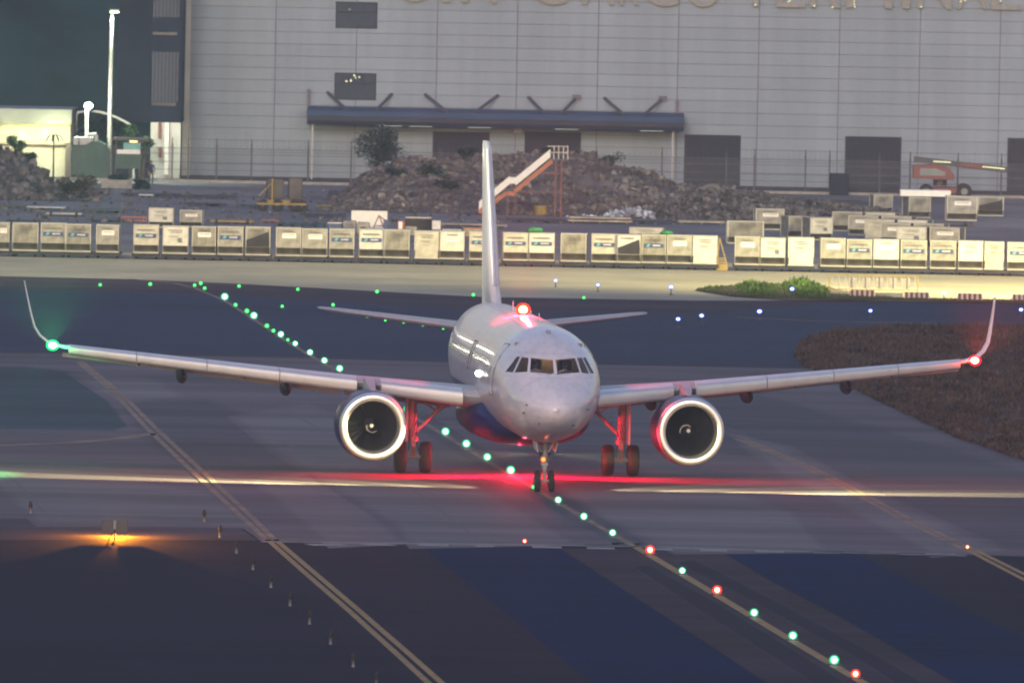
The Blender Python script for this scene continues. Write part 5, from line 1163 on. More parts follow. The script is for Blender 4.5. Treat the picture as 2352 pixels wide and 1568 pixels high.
# barriers ----------------------------------------------------------------
pb = None
for i, (u0, u1, v0, v1) in enumerate(((1953, 2008, 666, 683), (2077, 2134, 669, 688), (2199, 2256, 673, 691), (2324, 2382, 675, 693))):
    p = G((u0 + u1) / 2, v1 + 1)
    if pb is None:
        pb = empty('road_barrier'); b = MB(); b.prism([(-.68, 0), (.68, 0), (.68, .08), (.64, .42), (-.64, .42), (-.68, .08)], -.12, .12); b.build('body', M['stripe_white'], pb)
        for q_ in range(5):
            b = MB(); x = -.62 + q_ * .27; b.box(x, x + .14, -.128, .128, .02, .415); b.build('stripe', M['red_paint'], pb)
        o = pb
    else: o = dup(pb, p)
    o.location = p; tag(o, 'low red and white striped barrier at the apron edge, %s from the left' % ordn(i), 'barrier', 'striped barriers at the apron edge')
for i, (u0, u1) in enumerate(((2010, 2075), (1905, 1950))):
    p = G((u0 + u1) / 2, 684 + i * -6); w = (u1 - u0) / 44.; b = MB(); b.bbox(-w / 2, w / 2, -.12, .12, 0, .28, .04); o = b.build('concrete_block', M['concrete_block']); o.location = p; tag(o, ('grey concrete block between the first two striped barriers', 'grey concrete block left of the striped barriers')[i], 'block')
p = G(2006, 673); k = F / p.y; t = empty('crowd_barrier', p, .02, 'long steel railing frame with pale panels standing before the containers', 'railing')
b = MB(); w = 204 / k / 2; h = 40 / k
for z in (.18, h): b.bar((-w, 0, z), (w, 0, z), .05, .05)
for i in range(2): b.bar((-w + i * 2 * w, 0, 0), (-w + i * 2 * w, 0, h), .06, .06)
b.bar((-w, -.3, .0), (w * .9, -.25, .05), .05, .05); b.build('frame', M['yellow_paint'], t)
b = MB()
for i in range(13): x = -w + .15 + i * (2 * w - .3) / 12; b.bar((x, 0, .2), (x, 0, h - .05), .045, .03)
b.build('bar', M['steel'], t)
for i in range(6):
    if i == 0: continue
    x = -w + .35 + i * .72; b = MB(); b.box(x, x + .44, .02, .04, .25, h - .1); b.build('panel', M['concrete_block'], t)
# ================================================================== TERMINAL
YB = 888.0; k = F / YB
tb = empty('terminal_building', (0, YB, 0), 0, 'large grey panelled cargo terminal wall with dark roller doors and a blue-edged canopy', 'building')
XL = W(421, 250, YB).x; XR = 95.0; H = 27.0
b = MB(); b.box(XL, XR, .06, 45, 0, H); b.build('wall_core', M['beam_dark'], tb)
# cladding panels with real joints, leaving the door and window openings
joints = [W(u, 150, YB).x for u in (632, 818, 1003, 1187, 1373, 1557, 1742, 1927, 2112, 2296)]
dx = (joints[-1] - joints[0]) / 9
xs = [XL, joints[0]] + joints[1:]
while xs[-1] < XR: xs.append(min(XR, xs[-1] + dx))
ph = 27.8 / k
doors = []
for u0, u1, v0 in ((995, 1122, 306), (1206, 1332, 306), (1573, 1699, 313), (1942, 2068, 317), (2315, 2441, 321)):
    a, c, _, z1 = rect(u0, v0, u1, v0 + 100, YB); doors.append((a, c, z1))
wins = []
for u0, v0, u1, v1 in ((771, 5, 867, 66), (768, 168, 864, 230)):
    wins.append(rect(u0, v0, u1, v1, YB))
holes = [(a, c, 0, z) for a, c, z in doors] + wins
b = MB()
zoff = (W(1176, 139, YB).z) % ph
def emit_panel(x0, x1, z0, z1):
    segs = [(x0, x1, z0, z1)]
    for hx0, hx1, hz0, hz1 in holes:
        ns = []
        for (a, c, e, f) in segs:
            if hx1 <= a or hx0 >= c or hz1 <= e or hz0 >= f: ns.append((a, c, e, f)); continue
            if a < hx0: ns.append((a, hx0, e, f))
            if c > hx1: ns.append((hx1, c, e, f))
            m0, m1 = max(a, hx0), min(c, hx1)
            if e < hz0: ns.append((m0, m1, e, hz0))
            if f > hz1: ns.append((m0, m1, hz1, f))
        segs = ns
    for a, c, e, f in segs:
        if c - a > .02 and f - e > .02: b.box(a, c, -.03, .05, e, f)
z = zoff - ph
while z < H:
    for x0, x1 in zip(xs, xs[1:]):
        emit_panel(x0 + .028, x1 - .028, max(0, z + .016), z + ph - .016)
    z += ph
M['clad'] = pbr('wall_cladding', (.265, .315, .375), .6, var=.06, scale=.25, island=.04, fine=.05, fscale=1.6, stretch=(1, 1, .07), spec=.2)
b.build('wall', M['clad'], tb)
for a, c, z1 in doors:
    d = MB(); n_ = int(z1 / .16)
    for i in range(n_): d.box(a + .05, c - .05, .02 + .0, .058 - (.0), i * z1 / n_ + .008, (i + 1) * z1 / n_ - .008)
    dr = d.build('roller_door', M['dark_panel'], tb)
    f = MB(); f.box(a - .06, a + .05, -.06, .055, 0, z1); f.box(c - .05, c + .06, -.06, .055, 0, z1); f.box(a - .06, c + .06, -.062, .055, z1, z1 + .10); f.build('door_frame', M['fascia'], dr)
M['win_dark'] = pbr('window_dark', (.028, .045, .075), .35, var=.1, spec=.15)
for wi, (a, c, z0, z1) in enumerate(wins):
    g = MB(); g.box(a, c, .03, .058, z0, z1); fr = g.build('window', M['win_dark'], tb)
    f = MB(); zz = z0 + (z1 - z0) * .60; t_ = .06
    for q in ((a, a + t_, z0, z1), (c - t_, c, z0, z1), (a + t_, c - t_, z0, z0 + t_), (a + t_, c - t_, z1 - t_, z1)): f.box(q[0], q[1], -.05, .029, q[2], q[3])
    f.box(a + t_, c - t_, -.04, .027, zz, zz + .05)
    for q in (1, 2): x = a + (c - a) * q / 3; f.box(x - .025, x + .025, -.04, .026, zz + .05, z1 - t_)
    f.build('window_frame', M['dark_panel'], fr)
    lm = MB()
    for (s_, t2, w_, h_) in (((.31, .70, .05, .04),) if wi == 0 else ((.44, .90, .07, .05), (.48, .82, .05, .04), (.57, .84, .05, .05), (.37, .70, .05, .09), (.25, .68, .08, .05))):
        x = a + (c - a) * s_; z_ = z0 + (z1 - z0) * t2; lm.add([(x, .018, z_), (x + w_ * 2, .018, z_ - h_), (x + w_ * 2.6, .018, z_ + h_ * .6), (x + w_, .018, z_ + h_ * 1.8)], [(0, 1, 2, 3)])
    lm.build('pane_lamp_glint', M['strip_yellow'], fr)  # glowing flakes on the pane imitate reflections of lamps
# corner trim, conduit
b = MB(); b.box(XL - .05, XL + .45, -.10, -.031, 0, H); b.build('corner_trim', M['plaster'], tb)
b = MB(); a = W(437, 292, YB).x; b.bar((a - .9, -.2, 3.9), (a, -.2, 3.9), .07, .07); b.bar((a, -.2, 0), (a, -.2, 3.9), .07, .07); b.build('pipe', M['steel'], tb)
# canopy
x0, x1, zb, zt = rect(705, 263, 1571, 283, YB - 3); zt += .22; zb -= .05
cn = MB(); cn.box(x0, x1, -3.0, -.04, zb + .12, zb + .45); cn = cn.build('canopy', M['beam_dark'], tb)
b = MB(); b.add([(x0, -3.05, zt - .28), (x1, -3.05, zt - .28), (x1, -.05, zt + .1), (x0, -.05, zt + .1), (x0, -3.05, zt - .34), (x1, -3.05, zt - .34), (x1, -.05, zt + .02), (x0, -.05, zt + .02)], [(0, 1, 2, 3), (4, 7, 6, 5), (0, 4, 5, 1), (1, 5, 6, 2), (2, 6, 7, 3), (3, 7, 4, 0)]); b.build('canopy_roof', M['slate_blue'], cn)
b = MB(); b.box(x0 - .02, x1 + .02, -3.16, -3.06, zt - .62, zt - .30); b.box(x0, x1, -3.10, -3.03, zb - .02, zt - .66); b.build('fascia', M['fascia'], cn)
b = MB(); b.box(x0 - .03, x1 + .03, -3.20, -3.165, zt - .58, zt - .18); b.build('blue_edge', M['slate_blue'], cn)
b = MB(); b.box(x0, x1, -3.13, -2.9, zb - .28, zb - .06); b.box(x0, x1, -2.8, -.1, zb - .25, zb + .1); b.build('gutter', M['louvre'], cn)
for u in (870, 940, 1075, 1275, 1470, 1660, 1740):
    if u > 1550: continue
    b = MB(); x = W(u, 290, YB - 3).x; b.box(x, x + 1.7, -2.99, -2.93, zb - .33, zb - .29); b.build('strip_lamp', M['strip'], cn)
for (ua, va), (ub, vb) in (((752, 212), (800, 256)), ((900, 216), (860, 258)), ((976, 217), (1030, 260)), ((1144, 219), (1090, 260)), ((1213, 223), (1252, 262)), ((1324, 224), (1288, 262)), ((1388, 225), (1433, 264)), ((1522, 227), (1480, 264))):
    q0, q1 = W(ua, va, YB), W(ub, vb, YB - 2.4); b = MB(); b.bar((q0.x, -.08, q0.z), (q1.x, -2.4, q1.z), .17, .17)
    if ua in (1324, 1522): b.box(q0.x - .3, q0.x + .3, -.28, -.04, q0.z - .2, q0.z + .2)
    b.build('canopy_brace', M['beam_dark'], cn)
for u, v0, v1 in ((709, 205, 262), (1555, 230, 266)):
    q0, q1 = W(u, v0, YB), W(u, v1, YB); b = MB(); b.bar((q1.x, -.2, q1.z), (q0.x, -.2, q0.z), .22, .2); b.build('canopy_post', M['beam_dark'], cn)
for u in (717, 1545):
    x = W(u, 350, YB - 2.6).x; b = MB(); b.tube((x, -2.6, 0), (x, -2.6, zb), .07, n=10); b.build('downpipe', M['plaster'], cn)
x, _, z0_, _ = rect(1180, 310, 1195, 296, YB); b = MB(); b.bbox(x, x + .6, -.35, -.04, z0_ - .3, z0_ + .2, .03); b.build('air_conditioner', M['plaster'], tb)
# channel letters: only their feet reach into the picture
def letters(txt, spec):
    for ch, u0, u1, vfoot in spec:
        cu = bpy.data.curves.new('t', 'FONT'); cu.body = ch; cu.size = 1; cu.extrude = .04; cu.offset = 0
        o = bpy.data.objects.new('t', cu); COL.objects.link(o); dg = bpy.context.evaluated_depsgraph_get(); dg.update()
        me = bpy.data.meshes.new_from_object(o.evaluated_get(dg)); bpy.data.objects.remove(o)
        xs_ = [v.co.x for v in me.vertices]; ys_ = [v.co.y for v in me.vertices]; sx = (u1 - u0) / k / (max(xs_) - min(xs_)); x0 = W(u0, vfoot, YB).x; z0 = W((u0 + u1) / 2, vfoot, YB).z; sy = 2.75 / (max(ys_) - min(ys_))
        for v in me.vertices:
            X, Y, Z = v.co; v.co = (x0 + (X - min(xs_)) * sx, -.28 - Z * 3.0, z0 + (Y - min(ys_)) * sy)
        me.materials.clear(); me.materials.append(M['letter']); q = bpy.data.objects.new('sign_letter', me); COL.objects.link(q); q.parent = tb
letters('', [('U', 918, 985, 5), ('I', 1016, 1034, 5.5), ('A', 1060, 1142, 7), ('C', 1222, 1302, 11), ('A', 1336, 1412, 11), ('R', 1424, 1466, 12), ('G', 1481, 1558, 15), ('O', 1576, 1653, 16.5),
             ('T', 1700, 1772, 15.5), ('E', 1784, 1849, 17.5), ('R', 1861, 1931, 18), ('M', 1943, 2048, 19), ('I', 2071, 2090, 20), ('N', 2108, 2184, 20.5), ('A', 2196, 2268, 21), ('L', 2276, 2345, 23)])
lm = MB()
for u, v in ((1811, 5), (1814, 2), (1870, 14), (1912, 17), (1962, 10), (1962, 4), (1963, 16), (2116, 16), (2207, 4), (2217, 2), (2298, 3), (1735, 12)):
    q = W(u, v, YB - .6); lm.box(q.x - .05, q.x + .05, -.62, -.55, q.z - .04, q.z + .04)
lm.build('letter_bulb', M['strip_yellow'], tb)

# dark louvred annex at left
xa, xb = W(272, 100, 880).x, W(419, 100, 880).x; zb_ = W(345, 281, 880).z
an = empty('annex_building', (0, 880, 0), 0, 'dark louvred annex left of the grey terminal wall, raised above lit columns', 'building')
b = MB(); b.box(xa, xb, .1, 14, zb_, H); b.build('wall', M['louvre'], an)
b = MB(); xm = W(346, 100, 880).x
z = zb_
while z < H: b.box(xa, xm, -.02, .12, z, z + .09); z += .16
b.build('louvre_blades', M['louvre'], an)
for v0, v1 in ((-60, 40), (120, 235)):
    z0 = W(380, v1, 880).z; z1 = W(380, v0, 880).z; b = MB()
    b.box(xm + .2, xb - .3, .0, .12, z0, z1)
    q = b.build('stair_window', M['win_dark'], an); f = MB()
    for i in range(8): x = xm + .2 + (xb - xm - .5) * i / 7; f.box(x - .03, x + .03, -.04, -.002, z0, z1)
    f.build('mullions', M['beam_dark'], q)
for v in (78, 240): z = W(380, v, 880).z; b = MB(); b.box(xm + .15, xb - .4, -.08, .05, z - .1, z + .12); b.build('ledge', M['rubble'], an)
# lit portal under the annex
gh = empty('gatehouse', (0, 878, 0), 0, 'brightly lit pale gate columns with red stripes under the annex', 'gatehouse')
x0, x1, z0, z1 = rect(345, 282, 414, 402, 878)
b = MB(); b.box(x0, x1, .3, .5, 0, z1); b.build('wall', M['plaster'], gh)
for u0, u1, mt, nm, va, vb in ((363, 370, 'red_paint', 'red_stripe', 282, 318), (364, 372, 'red_paint', 'red_stripe', 338, 362), (378, 387, 'sticker_white', 'column', 282, 402), (407, 414, 'plaster', 'column', 285, 402)):
    a, c, e, f_ = rect(u0, va, u1, vb, 878); b = MB(); b.box(a, c, .0, .28, max(0, e), f_); b.build(nm, M[mt], gh)
lamp('gate_lamp', 'SPOT', ((x0 + x1) / 2 - 1.5, -5, 4.2), (.95, 1, .7), 380, gh, .2, ((x0 + x1) / 2, 0, 2), 75, .9)
# low lit building at far left
lb = empty('low_building', (0, 876, 0), 0, 'low building with a grey roof fascia and brightly lit yellow-green wall at far left', 'building')
x0, x1, z0, z1 = rect(-260, 248, 165, 281, 876); b = MB(); b.box(x0, x1, -.6, 12, z0, z1); b.build('roof', M['roof_grey'], lb)
b = MB(); b.box(x0, x1 - .1, .3, 11, 0, z0 - .01); b.build('wall', M['cream'], lb)
a, c, e, f_ = rect(-260, 326, 150, 330, 876); b = MB(); b.box(a, c, -.1, .29, e, f_); b.build('ledge', M['pallet'], lb)
for u0, u1, v0, v1 in ((40, 78, 292, 322), (84, 110, 296, 322)):
    a, c, e, f_ = rect(u0, v0, u1, v1, 876); b = MB(); b.box(a, c, .2, .29, e, f_); b.build('window', M['uld_front_c'], lb)
a, c, e, f_ = rect(150, 328, 163, 385, 876); b = MB(); b.box(a, c, .1, .29, 0, f_); b.build('door', M['rubble'], lb)
for i, (u, v, pw) in enumerate(((120, 292, 300), (20, 300, 150))):
    q = W(u, v, 870); lamp('wall_lamp', 'POINT', (q.x, -1.9, q.z - .3), (.95, 1, .45), pw, lb, .2)
b = MB(); q = W(5, 306, 873); b.ball((q.x, -1.2, q.z), (.35, .2, .12), 8); b.build('door_lamp', emit('door_lamp', (1, .75, .3), 2), lb)
# hillside with dark wood behind
b = MB(); nx = 60
vs = []
for j in range(13):
    for i in range(nx + 1):
        x = -190 + 175 * i / nx; y = 905 + j * 14; h_ = 34 * (1 - math.exp(-j * .35)) * (.8 + .2 * math.sin(x * .07) + .08 * math.sin(x * .31 + j)); vs.append((x, y, h_ + random.uniform(-.6, .6)))
b.add(vs, [(j * (nx + 1) + i, j * (nx + 1) + i + 1, (j + 1) * (nx + 1) + i + 1, (j + 1) * (nx + 1) + i) for j in range(12) for i in range(nx)]); struct(b.build('hillside', M['hill'], smooth=60, fix=False))
def foliage(mb, c, r, n_, s_, sq=1.):
    for _ in range(n_):
        d = Vector((random.gauss(0, 1), random.gauss(0, 1), random.gauss(0, 1))).normalized() * (random.random() ** .45)
        p = Vector(c) + Vector((d.x * r[0], d.y * r[1], d.z * r[2])); a = random.random() * 6.28; t = random.uniform(-1, 1); l = s_ * random.uniform(.6, 1.3)
        u_ = Vector((math.cos(a), math.sin(a), t * .6)).normalized() * l; w_ = u_.cross(Vector((random.random() - .5, random.random() - .5, 1)).normalized()).normalized() * l * .55
        mb.add([p - u_, p - w_, p + u_, p + w_], [(0, 1, 2, 3)])
def tree(name, base, h_, r, mat, label, nblob=9, leaf=.22, trunk=True, cat='tree', group=None, dens=160):
    t = empty(name, base, 0, label, cat, group); b = MB()
    for i in range(nblob):
        a = random.random() * 6.28; q = random.random() ** .5; z = h_ * (.45 + .5 * random.random()) if trunk else h_ * (.25 + .55 * random.random()); rr = r * random.uniform(.3, .5)
        foliage(b, (q * r * .65 * math.cos(a), q * r * .65 * math.sin(a), z), (rr, rr, rr * .85), dens, leaf)
    b.build('crown', M[mat], t, fix=False)
    tr = MB(); tr.tube((0, 0, 0), (.05, 0, h_ * .45), .05 * h_ ** .8, .03 * h_ ** .8, 8)
    for i in range(5): a = i * 1.3; tr.tube((.05, 0, h_ * (.3 + .04 * i)), (r * .5 * math.cos(a), r * .5 * math.sin(a), h_ * .75), .02 * h_ ** .8, .008 * h_ ** .8, 6)
    tr.build('trunk', M['bark'], t, smooth=60); return t
q = G(868, 455); q = W(868, 378, 842); tree('shrub', (q.x, 842, .9), 4.3, 2.1, 'leaf_dark', 'round dark green bush behind the left end of the rubble heap', 22, .13, False, 'bush', dens=160)
for i, (u, Y, h_, r, mt, lab) in enumerate(((300, 874, 3.9, 1.1, 'leaf', 'lit green tree between the tall lamp pole and the gate columns'), (255, 884, 5.0, 2.0, 'leaf_dark', 'dark tree crown behind the tall lamp pole'), (38, 872, 2.9, .9, 'leaf', 'green shrub against the lit wall at far left'),
                         (72, 862, 2.2, .7, 'leaf', 'thin green plant in front of the lit wall'), (330, 876, 3.0, .8, 'leaf', 'small green tree beside the gate columns'), (214, 886, 4.4, 1.3, 'leaf_dark', 'dark tree behind the green hut'))):
    tree('tree' if h_ > 3 else 'shrub', (W(u, 300, Y).x, Y, 0), h_, r, mt, lab, 7, .16)
for i, (u, v, h_, r, mt, lab) in enumerate(((95, 440, 1.3, 1.3, 'leaf_dark', 'low dark bluish bush in the yard at left'), (178, 455, 1.7, 1.6, 'leaf_brown', 'brown dry bush right of the dark bluish one'), (60, 452, 1.1, 1.0, 'leaf_dark', 'small dark bush at the foot of the left heap'), (325, 436, .8, .7, 'leaf_dark', 'low dark bush left of the blue-clothed person'), (268, 424, .7, 1.0, 'leaf_dark', 'dark weeds before the kiosk'))):
    q = G(u, v); tree('shrub', (q.x, q.y, 0), h_, r, mt, lab, 9, .12, False, 'bush')
q = G(210, 424); 
pt = W(124, 310, 868); t = empty('palm', (pt.x, 868, 0), 0, 'small palm silhouetted against the lit wall at far left', 'palm'); b = MB()
b.tube((0, 0, 0), (0, 0, 3.2), .07, .05, 8); b.build('trunk', M['bark'], t)
b = MB()
for i in range(11):
    a = i * .57; d = Vector((math.cos(a), math.sin(a), 0)); s0 = Vector((0, 0, 3.2))
    for j in range(4): p0_, p1_ = s0 + d * (.22 * j) + Vector((0, 0, .12 * j - .06 * j * j)), s0 + d * (.22 * (j + 1)) + Vector((0, 0, .12 * (j + 1) - .06 * (j + 1) ** 2)); n_ = Vector((-d.y, d.x, 0)) * (.09 - .018 * j); b.add([p0_ - n_, p0_ + n_, p1_ + n_ * .8, p1_ - n_ * .8], [(0, 1, 2, 3)])
b.build('frond', M['leaf_dark'], t, fix=False)
for x, y, z, r_, lab in WEEDS: tree('shrub', (x, y, z - .1), r_ * 1.1, r_ * 1.3, 'leaf_dark', lab, 6, .12, False, 'bush', dens=90)
# green hut / tank
q = W(208, 400, 868); t = empty('green_tank', (q.x, 868, 0), 0, 'dark green rounded tank with a pale pipe on top beside the lit wall', 'tank')
pr = [(-1.32, 0), (1.32, 0), (1.32, 2.2), (1.1, 2.55), (.6, 2.8), (.1, 2.85), (-.3, 2.6), (-.7, 2.5), (-1.32, 2.45)]; b = MB(); b.prism(pr, 0, 2.4); b.build('body', M['green_paint'], t)
for x in (-.8, -.2, .4, 1.0): b = MB(); b.bar((x, -.04, .05), (x, -.04, 2.4), .05, .06); b.build('rib', M['green_paint'], t)
b = MB(); b.tube((.35, .5, 2.8), (.35, .5, 3.3), .14); b.tube((.35, .5, 3.3), (-.3, .5, 3.25), .14); b.bbox(-1.3, .1, .4, 1.8, 2.5, 3.1, .05); b.build('pipe', M['plaster'], t)
# kiosk with dark board
q = W(294, 400, 862); t = empty('kiosk', (q.x, 862, 0), 0, 'kiosk with thin dark roof, white and blue panel and dark teal board on legs', 'kiosk')
def kr(u0, v0, u1, v1): a, c, e, f_ = rect(u0, v0, u1, v1, 862); return a - q.x, c - q.x, max(0, e), f_
a, c, e, f_ = kr(258, 317, 342, 323); b = MB(); b.box(a, c, -.2, 1.6, e, f_); b.build('roof', M['dark_metal'], t)
a, c, e, f_ = kr(283, 328, 324, 346); b = MB(); b.box(a, c, .3, .4, e, f_); b.build('panel', M['sticker_teal'], t)
a, c, e, f_ = kr(268, 344, 323, 354); b = MB(); b.box(a, c, .25, .35, e, f_); b.build('panel', M['sticker_white'], t)
a, c, e, f_ = kr(265, 354, 324, 386); b = MB(); b.box(a, c, 0, .1, e, f_); b.build('board', M['green_paint'], t)
b = MB()
for u in (266, 323): x = W(u, 350, 862).x - q.x; b.bar((x, .15, 0), (x, .15, 3.0), .07, .07)
b.build('leg', M['dark_metal'], t)
a, c, e, f_ = kr(298, 323, 316, 327); b = MB(); b.box(a, c, -.1, 0, e, f_); b.build('strip_lamp', emit('kiosk_lamp', (1, .7, .3), 2.5), t)
lamp('kiosk_lamp_light', 'POINT', ((a + c) / 2, 1.2, 2.5), (.95, 1, .75), 110, t, .1)
b = MB(); b.prism([(-3.1, 0), (-3.1, 3.6)] + [(-3.1 + 4.2 * i / 10, 3.6 + 1.3 * math.sin(math.pi * (.35 + .6 * i / 10))) for i in range(11)] + [(1.1 + .1, 0), (1.0, 0)] + [(-3.1 + 4.2 * i / 10 - .05, 3.45 + 1.3 * math.sin(math.pi * (.35 + .6 * i / 10))) for i in range(10, -1, -1)] + [(-3.0, 0)], 0, .15)
o = b.build('arched_shelter_frame', M['plaster']); o.location = (W(275, 300, 878).x, 877, 0); tag(o, 'pale arched shelter frame behind the tall lamp pole', 'shelter')
# wall, person, poles
x0, x1, z0, z1 = rect(232, 418, 302, 440, 845); b = MB(); b.bbox(x0, x1, 845, 845.3, 0, .62, .02); tag(b.build('low_wall', M['concrete_block']), 'short low concrete wall left of the dark pallets', 'wall')
q = G(347, 415); person((W(347, 400, 858).x, 858, 0), .3, 'stand', M['dark_blue_cloth'], 'person in dark blue clothing standing by the lit gate columns')
q = W(250, 410, 872)
t = empty('street_lamp', (q.x, 872, 0), 0, 'tall pale lamp post with a small bright head left of the annex', 'street lamp')
zt_ = W(250, 26, 872).z; b = MB(); b.tube((0, 0, 0), (0, 0, zt_), .19, .12, 14); b.build('pole', M['concrete_block'], t, smooth=40)
b = MB(); b.bbox(-.15, .55, -.5, .1, zt_ - .02, zt_ + .15, .03); b.build('head', M['steel'], t)
b = MB(); b.box(-.1, .5, -.45, .05, zt_ - .10, zt_ - .03); b.build('lamp', M['lamp_green_white'], t)
lamp('street_lamp_light', 'SPOT', (.1, -.3, zt_ - .3), (.75, 1, .7), 7000, t, .2, (.5, -1.2, 0), 110, .8)
q = W(199, 320, 871); t = empty('street_lamp', (q.x, 870.5, 0), 0, 'short white lamp post with a glaring head beside the green tank', 'street lamp')
zt2 = W(203, 243, 870.5).z; b = MB(); b.tube((0, 0, 0), (0, 0, zt2), .17, .13, 12); b.build('pole', M['plaster'], t, smooth=40)
b = MB(); b.ball((.12, -.2, zt2), (.30, .2, .22), 12); b.build('lamp', M['lamp_white'], t, smooth=90)
lamp('street_lamp_light', 'POINT', (.12, -.75, zt2 + .1), (.85, 1, .75), 1500, t, .2)

# chain-link fence -----------------------------------------------------------
YF = 868.; fx0, fx1 = W(160, 350, YF).x, W(2700, 400, YF).x
fe = empty('perimeter_fence', (0, YF, 0), 0, 'long dark chain-link fence with a denser top band in front of the terminal', 'fence')
px = [432, 497, 577, 707, 806, 880, 1010, 1520, 1668, 1733, 1850, 1905, 2020, 2090, 2200, 2300, 2400, 2500, 2600]
px = [180, 245, 320, 395] + px
HT = 3.05
for i, u in enumerate(px):
    x = W(u, 400, YF).x; b = MB(); b.bar((x, 0, 0), (x, 0, HT - .25), .12, .10); b.bar((x, 0, HT - .3), (x, -.22, HT + .15), .06, .06); b.build('post', M['post'], fe)
b = MB()
for z in (.15, .9, 1.45, 2.05, 2.45): b.bar((fx0, .06, z), (fx1, .06, z), .035, .035)
b.build('rail', M['wire'], fe)
b = MB(); x = fx0
while x < fx1: b.add([(x, .07, .1), (x + .016, .07, .1), (x + .016, .07, 2.5), (x, .07, 2.5)], [(0, 1, 2, 3)]); x += .13
z = .2
while z < 2.5: b.add([(fx0, .075, z), (fx1, .075, z), (fx1, .075, z + .012), (fx0, .075, z + .012)], [(0, 1, 2, 3)]); z += .16
b.build('wire_mesh', M['wire'], fe, fix=False)
b = MB(); n_ = 0; x = fx0
pts = []
while x < fx1:
    a = n_ * .9; pts.append((x + .12 * math.cos(a), -.02 + .2 * math.cos(a), HT - .30 + .32 * math.sin(a))); x += .055; n_ += 1
for i in range(len(pts) - 1):
    p0_, p1_ = pts[i], pts[i + 1]; b.add([(p0_[0], p0_[1], p0_[2] - .013), (p1_[0], p1_[1], p1_[2] - .013), (p1_[0], p1_[1], p1_[2] + .013), (p0_[0], p0_[1], p0_[2] + .013)], [(0, 1, 2, 3)])
b.build('barbed_coil', M['wire'], fe, fix=False)
b = MB(); b.box(fx0, fx1, -.15, .15, 0, .18); b.build('plinth', M['concrete_block'], fe)

# boom lift ------------------------------------------------------------------
YL = 862.; q = W(2170, 440, YL); t = empty('boom_lift', (q.x, YL, 0), 0, 'red telescopic boom lift parked before the terminal at right', 'boom lift')
def lr(u, v): p_ = W(u, v, YL); return (p_.x - q.x, p_.z)
a, c = lr(2100, 366), lr(2314, 391); b = MB(); b.bar((a[0], .4, a[1]), (c[0], .4, c[1]), .35, .42); b.build('boom', M['post'], t)
a, c = lr(2206, 377), lr(2262, 384); b = MB(); b.bar((a[0], .19, a[1] - .02), (c[0], .19, c[1] - .02), .06, .24); b.build('boom_section', M['red_paint'], t)
b = MB()
for u0, v0, u1, v1 in ((2144, 371, 2184, 373), (2257, 383, 2308, 388)): a, c = lr(u0, v0), lr(u1, v1); b.bar((a[0], .15, a[1]), (c[0], .15, c[1]), .04, .07)
b.build('glowing_strip', M['strip_yellow'], t)  # strips give off their own glow instead of reflecting light
pr = [lr(2098, 380), lr(2150, 378), lr(2180, 386), lr(2192, 402), lr(2190, 414), lr(2098, 410)]; b = MB(); b.prism(pr[::-1], -.1, 1.9); b.build('turret', M['red_paint'], t)
pr = [lr(2114, 386), lr(2150, 387), lr(2172, 396), lr(2170, 404), lr(2112, 403)]; b = MB(); b.prism(pr[::-1], -.14, -.11); b.build('side_panel', M['roof_grey'], t)
a, c = lr(2120, 424), lr(2216, 424); b = MB(); b.bbox(a[0], c[0], 0, 1.9, .35, .85, .06); b.build('chassis', M['red_paint'], t)
a, c = lr(2160, 412), lr(2160, 424); b = MB(); b.tube((a[0], .9, c[1] - .1), (a[0], .9, a[1] + .1), .5, n=16); b.build('slew_ring', M['dark_metal'], t)
for u, r_ in ((2129, .50), (2215, .56)):
    for dy in (-.15, 1.75):
        x, _ = lr(u, 430); w_ = MB(); w_.lathe([(-.16, .25), (-.18, r_ * .85), (-.12, r_), (.12, r_), (.18, r_ * .85), (.16, .25)], (0, 0, 0), 'y', 22, closed=True); o = w_.build('wheel', M['tyre'], t, smooth=40); o.location = (x, dy, r_)
        h_ = MB(); h_.lathe([(-.14, .02), (-.12, .25), (.12, .25), (.14, .02)], (0, 0, 0), 'y', 16); h_.build('hub', M['roof_grey'], o, smooth=40)
pr = [lr(1905, 398), lr(1950, 400), lr(1950, 440), lr(1905, 440)]; b = MB(); xx0, xx1, _, z1_ = rect(1907, 399, 1950, 438, 866); b.bbox(xx0, xx1, 866.5, 867.6, 0, z1_, .05); b.box(xx0 + .1, xx1 - .1, 866.45, 866.49, z1_ * .3, z1_ * .8); tag(b.build('cabinet', M['dark_panel']), 'dark square cabinet standing left of the fourth roller door', 'cabinet')

# ================================================================== FLOODLIGHT MASTS (outside the frame)
def mast(x, y, h_, tx, ty, col, pw, cone, lab, tz=0):
    t = empty('floodlight_mast', (x, y, 0), 0, lab, 'floodlight mast', 'apron floodlight masts'); b = MB(); b.tube((0, 0, 0), (0, 0, h_), .3, .16, 12); b.build('pole', M['steel'], t, smooth=40)
    d = Vector((tx - x, ty - y, 0)).normalized(); b = MB(); n_ = Vector((-d.y, d.x, 0)) * 1.2
    b.bar(-n_ + Vector((0, 0, h_)), n_ + Vector((0, 0, h_)), .3, .3); b.build('head', M['dark_metal'], t)
    lamp('floodlight', 'SPOT', (d.x * .6, d.y * .6, h_ - .1), col, pw, t, .5, (tx - x, ty - y, tz), cone, .85)
mast(44, 640, 20, 30, 668, (1, .87, .40), 210000, 115, 'floodlight mast right of the picture by the striped barriers')
mast(0 - 52, 628, 22, -10, 680, (1, .86, .42), 36000, 100, 'floodlight mast left of the picture by the container row')
mast(58, 770, 22, 25, 870, (.95, 1, .85), 24000, 110, 'floodlight mast right of the picture in the yard', 6)
